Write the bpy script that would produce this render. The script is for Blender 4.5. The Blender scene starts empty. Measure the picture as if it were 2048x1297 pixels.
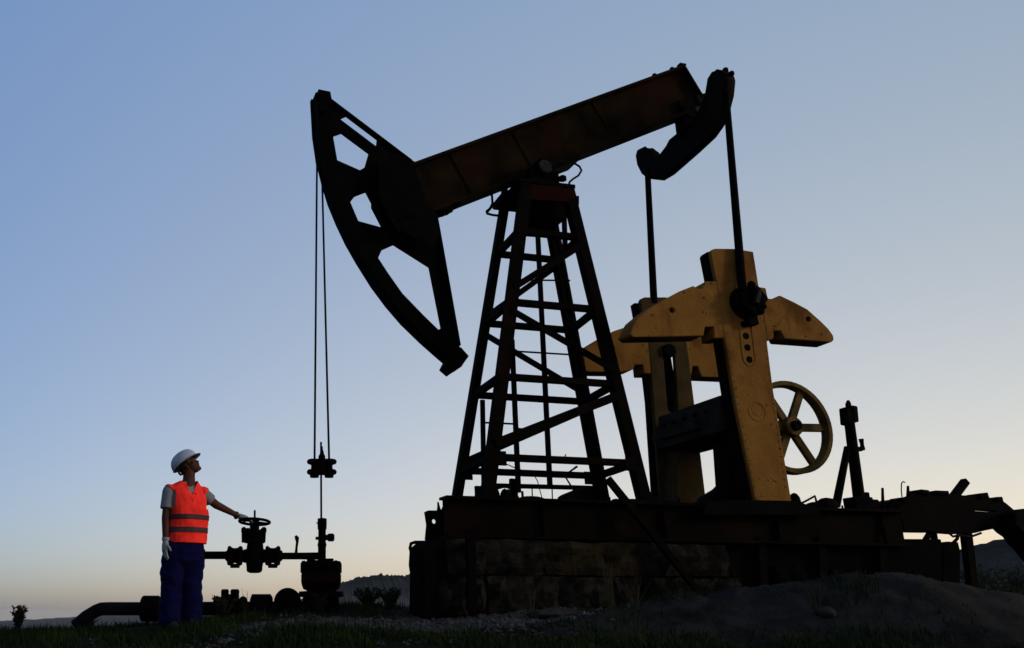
import bpy, bmesh, math, random
import numpy as np
from mathutils import Vector, Matrix, noise

random.seed(7)
rng = np.random.default_rng(7)
scene = bpy.context.scene
COL = scene.collection

# ------------------------------------------------------------------ camera
FOC, PX0, PY0 = 1800.0, 680.0, 648.0          # focal length and principal point on a 2048 x 1297 frame
PITCH = math.atan((1225 - 648) / FOC)
CAMZ = 0.12
cam_data = bpy.data.cameras.new('camera')
cam = bpy.data.objects.new('camera', cam_data)
COL.objects.link(cam)
cam_data.sensor_width = 36.0
cam_data.lens = FOC / 2048 * 36.0
cam_data.shift_x = (1024 - PX0) / 2048
cam_data.clip_start = 0.05
cam_data.clip_end = 20000
cam.location = (0, 0, CAMZ)
cam.rotation_euler = (math.pi / 2 + PITCH, 0, 0)
scene.camera = cam

# ------------------------------------------------------------------ sky, sun, exposure
SUN_EL, SUN_AZ = math.radians(16), math.radians(103)      # azimuth clockwise from the viewing direction
EXPOSURE = 0.6
sun_dir = Vector((math.sin(SUN_AZ) * math.cos(SUN_EL), math.cos(SUN_AZ) * math.cos(SUN_EL), math.sin(SUN_EL)))
world = bpy.data.worlds.new('World')
scene.world = world
world.use_nodes = True
wn, wl = world.node_tree.nodes, world.node_tree.links
sky = wn.new('ShaderNodeTexSky')
sky.sky_type = 'NISHITA'
sky.sun_disc = False
sky.sun_elevation = SUN_EL
sky.sun_rotation = SUN_AZ
sky.air_density, sky.dust_density, sky.ozone_density = 0.8, 0.8, 1.0
# dusk grading of the whole dome: deeper blue away from the sun, warmer towards it (smooth in the sun angle and height)
def wmath(op, a, b=None):
    n = wn.new('ShaderNodeMath'); n.operation = op
    for i, q in enumerate((a, b)):
        if q is None: continue
        if isinstance(q, (int, float)): n.inputs[i].default_value = q
        else: wl.new(q, n.inputs[i])
    return n.outputs[0]
wtc = wn.new('ShaderNodeTexCoord')
wdot = wn.new('ShaderNodeVectorMath'); wdot.operation = 'DOT_PRODUCT'
wl.new(wtc.outputs['Generated'], wdot.inputs[0]); wdot.inputs[1].default_value = sun_dir
wsep = wn.new('ShaderNodeSeparateXYZ'); wl.new(wtc.outputs['Generated'], wsep.inputs[0])
s1 = wdot.outputs['Value']; s2 = wmath('MULTIPLY', s1, s1)
wcol = wn.new('ShaderNodeCombineColor')
up_z = wmath('MAXIMUM', wsep.outputs['Z'], 0.0)
low = wmath('EXPONENT', wmath('MULTIPLY', up_z, -7.0))
up_z2 = wmath('MULTIPLY', up_z, up_z)
for i, (k0, k1, k2, kz, kq, kh) in enumerate(((1.18, 0.57, -1.92, 0.55, -0.59, -0.58), (0.70, 0.34, -1.47, 1.06, -0.45, -0.37), (0.295, -0.01, -1.10, 1.50, -0.34, 0.0))):
    t = wmath('ADD', wmath('MULTIPLY', s1, k1), wmath('MULTIPLY', s2, k2))
    t = wmath('ADD', t, wmath('ADD', wmath('MULTIPLY', up_z, kz), wmath('MULTIPLY', low, kh)))
    t = wmath('ADD', t, wmath('MULTIPLY', up_z2, kq))
    wl.new(wmath('EXPONENT', wmath('ADD', t, k0 - EXPOSURE * math.log(2))), wcol.inputs[i])
# below the horizon the sky keeps the colour it has at the horizon
wvec = wn.new('ShaderNodeCombineXYZ')
wl.new(wsep.outputs['X'], wvec.inputs[0]); wl.new(wsep.outputs['Y'], wvec.inputs[1]); wl.new(wmath('MAXIMUM', wsep.outputs['Z'], 0.004), wvec.inputs[2])
wl.new(wvec.outputs[0], sky.inputs['Vector'])
tint = wn.new('ShaderNodeMix'); tint.data_type = 'RGBA'; tint.blend_type = 'MULTIPLY'
tint.inputs['Factor'].default_value = 1.0
wl.new(sky.outputs[0], tint.inputs['A']); wl.new(wcol.outputs[0], tint.inputs['B'])
wl.new(tint.outputs['Result'], wn['Background'].inputs[0])
wn['Background'].inputs[1].default_value = 0.1

sun_data = bpy.data.lights.new('sun', 'SUN')
sun_data.energy = 1.1
sun_data.angle = math.radians(8)
sun_data.color = (1.0, 0.86, 0.70)
sun = bpy.data.objects.new('sun', sun_data)
COL.objects.link(sun)
sun.rotation_euler = sun_dir.to_track_quat('Z', 'Y').to_euler()
sun.location = (8, -4, 9)

scene.view_settings.view_transform = 'Standard'
scene.view_settings.look = 'None'
scene.view_settings.gamma = 1.0
scene.view_settings.exposure = EXPOSURE
scene.view_settings.use_curve_mapping = False
scene.cycles.use_denoising = True
scene.cycles.max_bounces = 6

# ------------------------------------------------------------------ measuring helpers
CP, SP = math.cos(PITCH), math.sin(PITCH)
EYE = Vector((0, 0, CAMZ))
def ray(px, py):
    a, b = (px - PX0) / FOC, (PY0 - py) / FOC
    return Vector((a, CP - b * SP, SP + b * CP))
def world_at(px, py, dist):                       # point at horizontal distance dist
    d = ray(px, py)
    return EYE + d * (dist / d.y)
THETA = math.radians(14.3)
U = Vector((math.cos(THETA), math.sin(THETA), 0))       # along the walking beam, away from the well
V = Vector((-math.sin(THETA), math.cos(THETA), 0))      # sideways, away from the camera
WELL_D = 10.0
WELL = Vector((-0.202, WELL_D, 0))
def on_y(px, py, y):                              # pump-frame point on the plane y = const
    d = ray(px, py)
    t = (y - (EYE - WELL).dot(V)) / d.dot(V)
    p = EYE + d * t - WELL
    return Vector((p.dot(U), y, p.z))
def on_x(px, py, x):                              # pump-frame point on the plane x = const
    d = ray(px, py)
    t = (x - (EYE - WELL).dot(U)) / d.dot(U)
    p = EYE + d * t - WELL
    return Vector((x, p.dot(V), p.z))

# ------------------------------------------------------------------ materials
def mat(name, c1, c2=None, rough=0.8, spec=0.15, scale=6.0, detail=6.0, bump=0.0, bump_scale=40.0, metallic=0.0,
        c3=None, lo=0.38, hi=0.66, stretch=(1, 1, 1)):
    m = bpy.data.materials.new(name)
    m.use_nodes = True
    n, l = m.node_tree.nodes, m.node_tree.links
    b = n['Principled BSDF']
    b.inputs['Roughness'].default_value = rough
    b.inputs['Specular IOR Level'].default_value = spec
    b.inputs['Metallic'].default_value = metallic
    b.inputs['Base Color'].default_value = (*c1, 1)
    tc = n.new('ShaderNodeTexCoord')
    mp = n.new('ShaderNodeMapping'); mp.inputs['Scale'].default_value = stretch
    l.new(tc.outputs['Object'], mp.inputs['Vector'])
    if c2 is not None:
        t = n.new('ShaderNodeTexNoise')
        t.inputs['Scale'].default_value = scale
        t.inputs['Detail'].default_value = detail
        t.inputs['Roughness'].default_value = 0.62
        l.new(mp.outputs['Vector'], t.inputs['Vector'])
        r = n.new('ShaderNodeValToRGB')
        r.color_ramp.elements[0].position = lo; r.color_ramp.elements[0].color = (*c1, 1)
        r.color_ramp.elements[1].position = hi; r.color_ramp.elements[1].color = (*c2, 1)
        l.new(t.outputs['Fac'], r.inputs['Fac'])
        out = r.outputs['Color']
        if c3 is not None:                        # second, coarser layer of stains
            t2 = n.new('ShaderNodeTexNoise')
            t2.inputs['Scale'].default_value = scale * 0.37
            t2.inputs['Detail'].default_value = 8
            l.new(mp.outputs['Vector'], t2.inputs['Vector'])
            r2 = n.new('ShaderNodeValToRGB')
            r2.color_ramp.elements[0].position = 0.55; r2.color_ramp.elements[1].position = 0.68
            l.new(t2.outputs['Fac'], r2.inputs['Fac'])
            mx = n.new('ShaderNodeMix'); mx.data_type = 'RGBA'
            l.new(r2.outputs['Color'], mx.inputs['Factor'])
            l.new(out, mx.inputs['A'])
            mx.inputs['B'].default_value = (*c3, 1)
            out = mx.outputs['Result']
        l.new(out, b.inputs['Base Color'])
    if bump:
        t3 = n.new('ShaderNodeTexNoise')
        t3.inputs['Scale'].default_value = bump_scale
        t3.inputs['Detail'].default_value = 8
        l.new(mp.outputs['Vector'], t3.inputs['Vector'])
        bp = n.new('ShaderNodeBump')
        bp.inputs['Strength'].default_value = bump
        bp.inputs['Distance'].default_value = 0.02
        l.new(t3.outputs['Fac'], bp.inputs['Height'])
        l.new(bp.outputs['Normal'], b.inputs['Normal'])
    return m

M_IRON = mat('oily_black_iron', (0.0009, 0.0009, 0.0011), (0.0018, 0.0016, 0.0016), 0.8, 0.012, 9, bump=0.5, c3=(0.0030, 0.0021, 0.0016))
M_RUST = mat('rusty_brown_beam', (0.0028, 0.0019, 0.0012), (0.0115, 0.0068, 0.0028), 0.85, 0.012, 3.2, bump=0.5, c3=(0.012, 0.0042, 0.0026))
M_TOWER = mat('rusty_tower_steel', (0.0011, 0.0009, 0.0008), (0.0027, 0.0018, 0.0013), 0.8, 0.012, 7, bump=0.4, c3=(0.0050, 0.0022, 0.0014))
M_RED = mat('dull_red_paint', (0.0075, 0.0019, 0.0015), (0.0125, 0.0026, 0.0019), 0.8, 0.01, 8, bump=0.3)
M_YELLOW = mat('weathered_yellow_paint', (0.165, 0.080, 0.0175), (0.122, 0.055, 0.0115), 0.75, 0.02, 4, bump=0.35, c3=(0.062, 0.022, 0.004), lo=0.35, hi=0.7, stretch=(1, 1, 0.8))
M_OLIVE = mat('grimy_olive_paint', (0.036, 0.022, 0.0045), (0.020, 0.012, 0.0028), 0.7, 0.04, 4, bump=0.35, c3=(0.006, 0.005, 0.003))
def weather(m, run=(0.035, 0.014, 0.004), chip=(0.012, 0.008, 0.006)):
    n, l = m.node_tree.nodes, m.node_tree.links
    b = n['Principled BSDF']; src = b.inputs['Base Color'].links[0].from_socket
    tc = n.new('ShaderNodeTexCoord')
    for scale, st, lo, hi, c, k in ((1.0, (6, 6, 1.3), 0.58, 0.80, run, 0.65), (15.0, (1, 1, 1), 0.67, 0.70, chip, 0.9), (1.6, (1, 1, 1), 0.55, 0.75, (0.07, 0.026, 0.006), 0.6)):
        mp = n.new('ShaderNodeMapping'); mp.inputs['Scale'].default_value = st
        t = n.new('ShaderNodeTexNoise'); t.inputs['Scale'].default_value = scale; t.inputs['Detail'].default_value = 7
        r = n.new('ShaderNodeMapRange'); r.inputs['From Min'].default_value = lo; r.inputs['From Max'].default_value = hi; r.inputs['To Max'].default_value = k
        x = n.new('ShaderNodeMix'); x.data_type = 'RGBA'; x.inputs['B'].default_value = (*c, 1)
        l.new(tc.outputs['Object'], mp.inputs[0]); l.new(mp.outputs[0], t.inputs[0]); l.new(t.outputs['Fac'], r.inputs['Value'])
        l.new(r.outputs[0], x.inputs['Factor']); l.new(src, x.inputs['A']); src = x.outputs['Result']
    l.new(src, b.inputs['Base Color'])
weather(M_YELLOW)
M_WHEEL = mat('dull_yellow_wheel', (0.085, 0.052, 0.012), (0.055, 0.032, 0.008), 0.7, 0.04, 6, bump=0.3, c3=(0.025, 0.016, 0.006))
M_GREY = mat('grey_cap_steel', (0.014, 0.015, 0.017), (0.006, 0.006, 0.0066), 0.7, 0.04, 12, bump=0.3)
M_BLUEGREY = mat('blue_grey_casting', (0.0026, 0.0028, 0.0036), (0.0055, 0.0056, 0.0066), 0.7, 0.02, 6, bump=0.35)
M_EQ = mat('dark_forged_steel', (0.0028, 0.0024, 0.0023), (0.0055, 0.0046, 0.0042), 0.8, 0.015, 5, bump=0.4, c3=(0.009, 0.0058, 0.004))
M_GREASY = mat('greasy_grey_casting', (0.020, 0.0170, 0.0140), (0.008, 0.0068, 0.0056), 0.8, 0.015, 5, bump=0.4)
M_CABLE = mat('black_wire_rope', (0.002, 0.002, 0.0022), (0.004, 0.0038, 0.0036), 0.7, 0.03, 60)
M_STONE = mat('rough_grey_stone', (0.0115, 0.0107, 0.0088), (0.0026, 0.0024, 0.0021), 0.97, 0.01, 9, bump=1.0, bump_scale=22, c3=(0.003, 0.0028, 0.0024))
M_STONE_O = mat('ochre_stone', (0.0110, 0.0083, 0.0034), (0.004, 0.003, 0.0015), 0.95, 0.05, 7, bump=1.0, bump_scale=22)
M_CONC = mat('tarred_concrete_and_shade', (0.0010, 0.0010, 0.0010), (0.0020, 0.0019, 0.0018), 0.95, 0.01, 5, bump=0.7)  # black concrete; on the rear footing the colour stands in for deep shade
M_SOIL = mat('dark_soil', (0.0040, 0.0036, 0.0028), (0.0085, 0.0075, 0.0055), 0.98, 0.02, 3, bump=1.0, bump_scale=18)
M_MOUND = mat('pale_earth', (0.0165, 0.0155, 0.0145), (0.0095, 0.0088, 0.0082), 0.98, 0.02, 3.5, bump=0.7, bump_scale=30, c3=(0.0055, 0.0054, 0.0050))
M_ROCK = mat('field_rock', (0.024, 0.023, 0.021), (0.012, 0.0115, 0.0105), 0.95, 0.05, 8, bump=0.8)
M_GRAVEL = mat('gravel_stone', (0.042, 0.040, 0.040), (0.012, 0.0115, 0.011), 0.95, 0.05, 5)
M_GRASS = mat('dark_grass', (0.0052, 0.0118, 0.0026), (0.0140, 0.0235, 0.0052), 0.8, 0.03, 1.4)
M_DRY = mat('dry_stalk', (0.030, 0.026, 0.015), (0.018, 0.015, 0.008), 0.9, 0.05, 5)
M_LEAF = mat('bush_leaf', (0.006, 0.010, 0.004), (0.013, 0.019, 0.007), 0.8, 0.04, 9)
M_BARK = mat('woody_stem', (0.012, 0.009, 0.006), None, 0.9, 0.05)
M_HILL = mat('wooded_hill', (0.010, 0.012, 0.012), (0.020, 0.022, 0.020), 1.0, 0.0, 0.02, bump=0.0)
M_FIELD = mat('far_field', (0.014, 0.018, 0.022), (0.026, 0.030, 0.034), 1.0, 0.0, 0.01)
M_VEST = mat('hi_vis_orange_red', (0.82, 0.027, 0.018), (0.55, 0.015, 0.011), 0.75, 0.1, 5, bump=0.12, bump_scale=14)
M_STRIPE = mat('dull_reflective_tape', (0.034, 0.018, 0.022), (0.050, 0.028, 0.032), 0.6, 0.05, 30)
M_SHIRT = mat('grey_cotton', (0.115, 0.122, 0.138), (0.14, 0.147, 0.165), 0.9, 0.05, 9, bump=0.3, bump_scale=18)
M_TROUSER = mat('navy_blue_work_cloth', (0.0012, 0.0015, 0.018), (0.0018, 0.0022, 0.031), 0.9, 0.04, 7, bump=0.5, bump_scale=14)
M_SKIN = mat('tanned_skin', (0.050, 0.019, 0.012), (0.038, 0.014, 0.009), 0.65, 0.08, 14)
M_HAIR = mat('black_hair', (0.010, 0.007, 0.006), None, 0.7, 0.15)
M_HELMET = mat('pale_grey_plastic', (0.25, 0.29, 0.36), (0.22, 0.26, 0.32), 0.45, 0.2, 3)
M_GLOVE = mat('worn_white_glove', (0.20, 0.21, 0.23), (0.13, 0.135, 0.15), 0.95, 0.05, 22, bump=0.5, bump_scale=60)
M_BOOT = mat('black_boot', (0.012, 0.011, 0.010), None, 0.7, 0.15)
M_WATCH = mat('black_watch', (0.008, 0.008, 0.008), None, 0.4, 0.3)

# ------------------------------------------------------------------ mesh helpers
class MB:
    def __init__(self): self.v = []; self.f = []
    def add(self, vs, fs):
        o = len(self.v)
        self.v += [tuple(p) for p in vs]
        self.f += [tuple(i + o for i in f) for f in fs]
        return self
    def box(self, c, s, rot=None):
        R = rot or Matrix.Identity(3)
        c = Vector(c); hx, hy, hz = s[0] / 2, s[1] / 2, s[2] / 2
        vs = [c + R @ Vector((x * hx, y * hy, z * hz)) for x in (-1, 1) for y in (-1, 1) for z in (-1, 1)]
        return self.add(vs, [(0, 1, 3, 2), (4, 6, 7, 5), (0, 4, 5, 1), (2, 3, 7, 6), (0, 2, 6, 4), (1, 5, 7, 3)])
    def sweep(self, p0, p1, prof, up=(0, 0, 1)):    # straight sweep of a 2-D profile
        p0, p1 = Vector(p0), Vector(p1)
        t = (p1 - p0).normalized()
        u = Vector(up)
        a = u.cross(t)
        if a.length < 1e-4: a = Vector((0, 1, 0)).cross(t)
        a.normalize(); b = t.cross(a)
        n = len(prof)
        vs = [p0 + a * x + b * y for x, y in prof] + [p1 + a * x + b * y for x, y in prof]
        fs = [(i, (i + 1) % n, n + (i + 1) % n, n + i) for i in range(n)]
        fs += [tuple(range(n))[::-1], tuple(range(n, 2 * n))]
        return self.add(vs, fs)
    def bar(self, p0, p1, w, h, up=(0, 0, 1)):
        w, h = w / 2, h / 2
        return self.sweep(p0, p1, [(-w, -h), (w, -h), (w, h), (-w, h)], up)
    def angle(self, p0, p1, w, t, up=(0, 0, 1), flip=1):
        h = w / 2
        pr = [(-h, -h), (h, -h), (h, -h + t), (-h + t, -h + t), (-h + t, h), (-h, h)]
        if flip < 0: pr = [(-x, y) for x, y in pr][::-1]
        return self.sweep(p0, p1, pr, up)
    def ibeam(self, p0, p1, w, h, t, up=(0, 0, 1)):
        w, h, k = w / 2, h / 2, t / 2
        return self.sweep(p0, p1, [(-w, -h), (w, -h), (w, -h + t), (k, -h + t), (k, h - t), (w, h - t), (w, h), (-w, h), (-w, h - t), (-k, h - t), (-k, -h + t), (-w, -h + t)], up)
    def tube(self, pts, r, n=10, cap=True):
        pts = [Vector(p) for p in pts]
        rr = r if hasattr(r, '__len__') else [r] * len(pts)
        vs, fs = [], []
        a = None
        for i, p in enumerate(pts):
            t = (pts[min(i + 1, len(pts) - 1)] - pts[max(i - 1, 0)]).normalized()
            if a is None:
                a = t.orthogonal().normalized()
            else:
                a = (a - t * a.dot(t))
                a = a.normalized() if a.length > 1e-6 else t.orthogonal().normalized()
            b = t.cross(a)
            for k in range(n):
                an = 2 * math.pi * k / n
                vs.append(p + (a * math.cos(an) + b * math.sin(an)) * rr[i])
        for i in range(len(pts) - 1):
            for k in range(n):
                fs.append((i * n + k, i * n + (k + 1) % n, (i + 1) * n + (k + 1) % n, (i + 1) * n + k))
        if cap:
            fs.append(tuple(range(n))[::-1]); fs.append(tuple(range((len(pts) - 1) * n, len(pts) * n)))
        return self.add(vs, fs)
    def lathe(self, c, axis, prof, n=20):             # prof: (distance along axis, radius)
        ax = Vector(axis).normalized()
        a = ax.orthogonal().normalized(); b = ax.cross(a)
        c = Vector(c); vs, fs = [], []
        for h, r in prof:
            for k in range(n):
                an = 2 * math.pi * k / n
                vs.append(c + ax * h + (a * math.cos(an) + b * math.sin(an)) * max(r, 1e-4))
        for i in range(len(prof) - 1):
            for k in range(n):
                fs.append((i * n + k, i * n + (k + 1) % n, (i + 1) * n + (k + 1) % n, (i + 1) * n + k))
        fs.append(tuple(range(n))[::-1]); fs.append(tuple(range((len(prof) - 1) * n, len(prof) * n)))
        return self.add(vs, fs)
    def torus(self, c, axis, R, r, n=36, m=10):
        ax = Vector(axis).normalized()
        a = ax.orthogonal().normalized(); b = ax.cross(a)
        c = Vector(c); vs, fs = [], []
        for i in range(n):
            t = 2 * math.pi * i / n
            rad = a * math.cos(t) + b * math.sin(t)
            for j in range(m):
                s = 2 * math.pi * j / m
                vs.append(c + rad * (R + r * math.cos(s)) + ax * (r * math.sin(s)))
        for i in range(n):
            for j in range(m):
                fs.append((i * m + j, ((i + 1) % n) * m + j, ((i + 1) % n) * m + (j + 1) % m, i * m + (j + 1) % m))
        return self.add(vs, fs)
    def ell(self, c, r, n=14, m=9, rot=None):
        R = rot or Matrix.Identity(3)
        c = Vector(c); vs, fs = [], []
        for i in range(m + 1):
            ph = math.pi * i / m
            for k in range(n):
                th = 2 * math.pi * k / n
                s = max(math.sin(ph), 1e-3)
                vs.append(c + R @ Vector((r[0] * s * math.cos(th), r[1] * s * math.sin(th), r[2] * math.cos(ph))))
        for i in range(m):
            for k in range(n):
                fs.append((i * n + k, (i + 1) * n + k, (i + 1) * n + (k + 1) % n, i * n + (k + 1) % n))
        fs.append(tuple(range(n))); fs.append(tuple(range(m * n, (m + 1) * n))[::-1])
        return self.add(vs, fs)
    def loft(self, rings):                              # rings: lists of equal-length points
        n = len(rings[0]); vs = [p for r in rings for p in r]; fs = []
        for i in range(len(rings) - 1):
            for k in range(n):
                fs.append((i * n + k, i * n + (k + 1) % n, (i + 1) * n + (k + 1) % n, (i + 1) * n + k))
        fs.append(tuple(range(n))[::-1]); fs.append(tuple(range((len(rings) - 1) * n, len(rings) * n)))
        return self.add(vs, fs)
    def mesh(self, name):
        me = bpy.data.meshes.new(name)
        me.from_pydata(self.v, [], self.f)
        me.validate()
        bm = bmesh.new(); bm.from_mesh(me)
        bmesh.ops.recalc_face_normals(bm, faces=bm.faces)
        bm.to_mesh(me); bm.free()
        return me
    def build(self, name, material, parent=None, bevel=0.0, smooth=False):
        me = self.mesh(name)
        return link(name, me, material, parent, bevel, smooth)

def link(name, me, material, parent=None, bevel=0.0, smooth=False):
    if material: me.materials.append(material)
    o = bpy.data.objects.new(name, me)
    COL.objects.link(o)
    o.parent = parent
    if smooth:
        me.polygons.foreach_set('use_smooth', [True] * len(me.polygons))
        me.set_sharp_from_angle(angle=math.radians(38))
    if bevel:
        b = o.modifiers.new('edge_bevel', 'BEVEL'); b.width = bevel; b.segments = 2; b.limit_method = 'ANGLE'
    return o

def plate(outer, holes, t, frame):
    """flat plate with holes: 2-D outline, thickness t, frame maps (a, b, h) to 3-D"""
    cu = bpy.data.curves.new('outline', 'CURVE'); cu.dimensions = '2D'; cu.fill_mode = 'BOTH'; cu.extrude = t / 2
    for poly in [outer] + list(holes):
        s = cu.splines.new('POLY'); s.points.add(len(poly) - 1)
        for q, p in zip(s.points, poly): q.co = (p[0], p[1], 0, 1)
        s.use_cyclic_u = True
    o = bpy.data.objects.new('outline', cu); COL.objects.link(o)
    dg = bpy.context.evaluated_depsgraph_get()
    me = bpy.data.meshes.new_from_object(o.evaluated_get(dg))
    bpy.data.objects.remove(o); bpy.data.curves.remove(cu)
    for v in me.vertices: v.co = frame(*v.co)
    bm = bmesh.new(); bm.from_mesh(me)
    bmesh.ops.remove_doubles(bm, verts=bm.verts, dist=1e-5)
    bmesh.ops.recalc_face_normals(bm, faces=bm.faces)
    bm.to_mesh(me); bm.free()
    me.materials.clear()
    return me

def circle2(c, r, n=16): return [(c[0] + r * math.cos(2 * math.pi * k / n), c[1] + r * math.sin(2 * math.pi * k / n)) for k in range(n)]

def empty(name, loc, rz=0.0):
    o = bpy.data.objects.new(name, None); COL.objects.link(o)
    o.location = loc; o.rotation_euler = (0, 0, rz); o.empty_display_size = 0.2
    return o
def tag(o, label=None, cat=None, group=None, kind=None):
    if label: o['label'] = label
    if cat: o['category'] = cat
    if group: o['group'] = group
    if kind: o['kind'] = kind
    return o

def sstep(a, b, x):
    t = np.clip((x - a) / (b - a), 0, 1); return t * t * (3 - 2 * t)

# ------------------------------------------------------------------ ground
def ground_z(x, y):
    x, y = np.asarray(x, float), np.asarray(y, float)
    near = 0.14 - 0.115 * np.maximum(10.0 - y, 0) 
    near = np.where(y < 2, 0.14 - 0.115 * 8 - 0.02 * (2 - y), near)
    z = near - 0.23 * sstep(-0.3, -2.9, x) + 0.04 * sstep(0.2, 2.0, x) * sstep(7, 9, y)
    z = z - 0.13 * np.maximum(y - 13.5, 0) * sstep(13.5, 22, y) - 0.05 * np.maximum(y - 11, 0) * sstep(0, -2, x)
    side = 0.10 * np.maximum(np.abs(x - 3) - 12, 0)
    z = np.maximum(z - side, -62.0)
    d = np.hypot(x, y)
    z = z - 0.02 * np.maximum(d - 2600, 0)
    lump = 0.035 * np.sin(1.9 * x + 0.7 * y) * np.sin(1.3 * y - 0.8 * x) + 0.02 * np.sin(4.3 * x + 1.0) * np.sin(3.7 * y + 0.5 * x)
    z = z + lump * np.exp(-d / 40)
    return z
def build_ground():
    rad = np.concatenate([np.linspace(0.0, 6, 13)[1:], np.linspace(6.1, 16, 110), np.geomspace(16.3, 3000, 54)])
    az = np.linspace(0, 2 * math.pi, 361)[:-1]
    fine = np.linspace(-0.5, 0.85, 260)
    az = np.unique(np.concatenate([az[(az > 0.87) & (az < 2 * math.pi - 0.52)], fine % (2 * math.pi)]))
    n = len(az)
    X = np.outer(rad, np.sin(az)); Y = np.outer(rad, np.cos(az)); Z = ground_z(X, Y)
    vs = np.stack([X, Y, Z], -1).reshape(-1, 3).tolist() + [[0, 0, float(ground_z(0, 0))]]
    fs = []
    for i in range(len(rad) - 1):
        for k in range(n):
            fs.append((i * n + k, i * n + (k + 1) % n, (i + 1) * n + (k + 1) % n, (i + 1) * n + k))
    c = len(vs) - 1
    fs += [(c, (k + 1) % n, k) for k in range(n)]
    me = bpy.data.meshes.new('ground'); me.from_pydata(vs, [], fs)
    o = link('ground', me, M_SOIL, None, 0, True)
    me.flip_normals() if me.polygons[0].normal.z < 0 else None
    tag(o, 'dark grassy hilltop ground under the pumpjack', 'ground', kind='structure')
build_ground()

def mound_profile():
    return np.array([(1010, 1275), (1080, 1244), (1160, 1227), (1250, 1211), (1330, 1197), (1400, 1185), (1470, 1175), (1530, 1168), (1620, 1159), (1700, 1151), (1760, 1148), (1800, 1148), (1850, 1152), (1900, 1163), (1960, 1176), (2048, 1190), (2200, 1205), (2400, 1225)], float)
MOUND_D = 8.7
def build_mound():
    pr = mound_profile()
    pts = [world_at(a, b, MOUND_D + 0.25 * math.sin(a * 0.006)) for a, b in pr]
    xs = np.array([p.x for p in pts]); zs = np.array([p.z for p in pts]); ds = np.array([p.y for p in pts])
    nx, ny = 170, 60
    gx = np.linspace(xs[0] - 0.3, xs[-1] + 0.3, nx); t = np.linspace(-1, 1, ny)
    vs = []
    for j in range(ny):
        for i in range(nx):
            x = gx[i]; zc = np.interp(x, xs, zs); dc = np.interp(x, xs, ds)
            y = dc + (t[j] * 1.35 if t[j] < 0 else t[j] * 0.8)
            g = float(ground_z(x, y)) - 0.03
            w = 0.5 + 0.5 * math.cos(math.pi * min(abs(t[j]), 1))
            w = w ** 0.8
            q = Vector((x, y, 0))
            nz = 0.035 * noise.noise(q * 1.6) + 0.035 * noise.noise(q * 4.5) + 0.022 * noise.noise(q * 11) + 0.012 * noise.noise(q * 27) - 0.012
            z = g * (1 - w) + zc * w + nz * min(1, w * 2)
            vs.append((x, y, z))
    fs = [(j * nx + i, j * nx + i + 1, (j + 1) * nx + i + 1, (j + 1) * nx + i) for j in range(ny - 1) for i in range(nx - 1)]
    me = bpy.data.meshes.new('dirt_mound'); me.from_pydata(vs, [], fs)
    o = link('dirt_mound', me, M_MOUND, None, 0, True)
    tag(o, 'long pale bare earth mound in front of the machine base', 'mound', kind='structure')
    return xs, zs, ds
MX, MZ, MDs = build_mound()

# ------------------------------------------------------------------ far hills
def hill(name, pts, dist, depth, label, material, bump=3.0, seed=0):
    P = [world_at(a, b, dist) for a, b in pts]
    xs = np.array([p.x for p in P]); zs = np.array([p.z for p in P])
    nx, ny = 220, 14
    gx = np.linspace(xs[0], xs[-1], nx)
    vs, fs = [], []
    r = np.random.default_rng(seed)
    jag = r.normal(0, 1, nx)
    for j in range(ny):
        t = j / (ny - 1)
        w = math.sin(math.pi * min(t, 1.0) * 0.5 if t < 0.5 else math.pi * 0.5 * t) if False else math.sin(math.pi * t) ** 0.7
        for i in range(nx):
            zc = np.interp(gx[i], xs, zs)
            z = -70 + (zc + 70) * w
            if 0.15 < t < 0.85: z += bump * 0.5 * (jag[(i * 7 + j * 31) % nx]) + (bump * 0.6 * abs(jag[i]) if abs(t - 0.5) < 0.06 else 0)
            vs.append((gx[i], dist + (t - 0.5) * 2 * depth, z))
    for j in range(ny - 1):
        for i in range(nx - 1):
            fs.append((j * nx + i, j * nx + i + 1, (j + 1) * nx + i + 1, (j + 1) * nx + i))
    me = bpy.data.meshes.new(name); me.from_pydata(vs, [], fs)
    o = link(name, me, material, None, 0, False)
    tag(o, label, 'hill', kind='structure')
    return o
hill('hill', [(560, 1215), (620, 1192), (660, 1176), (690, 1164), (720, 1156), (760, 1152), (800, 1153), (850, 1154), (900, 1160), (1000, 1175), (1200, 1200)], 1500, 420, 'low wooded hill on the skyline behind the wellhead', M_HILL, 2.2, 3)
hill('hill', [(-260, 1262), (-100, 1250), (0, 1243), (80, 1239), (150, 1235), (230, 1231), (300, 1228), (400, 1226), (520, 1230), (640, 1238)], 1150, 300, 'faint bluish far ridge at the lower left horizon', M_FIELD, 1.0, 5)
hill('hill', [(1700, 1190), (1850, 1130), (1900, 1108), (1960, 1095), (2010, 1083), (2060, 1072), (2150, 1058), (2300, 1050), (2600, 1090)], 1300, 380, 'far blue hill behind the motor skid at the right edge', M_HILL, 2.2, 8)

# ------------------------------------------------------------------ pumpjack
PJ = empty('pumpjack', WELL, THETA)
tag(PJ, 'rusty black oil pumpjack with tilted walking beam and yellow cranks', 'pumpjack')
def xz(y): return lambda a, b, h: Vector((a, y + h, b))
def P2(px, py, y):
    p = on_y(px, py, y); return (p.x, p.z)

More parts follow.
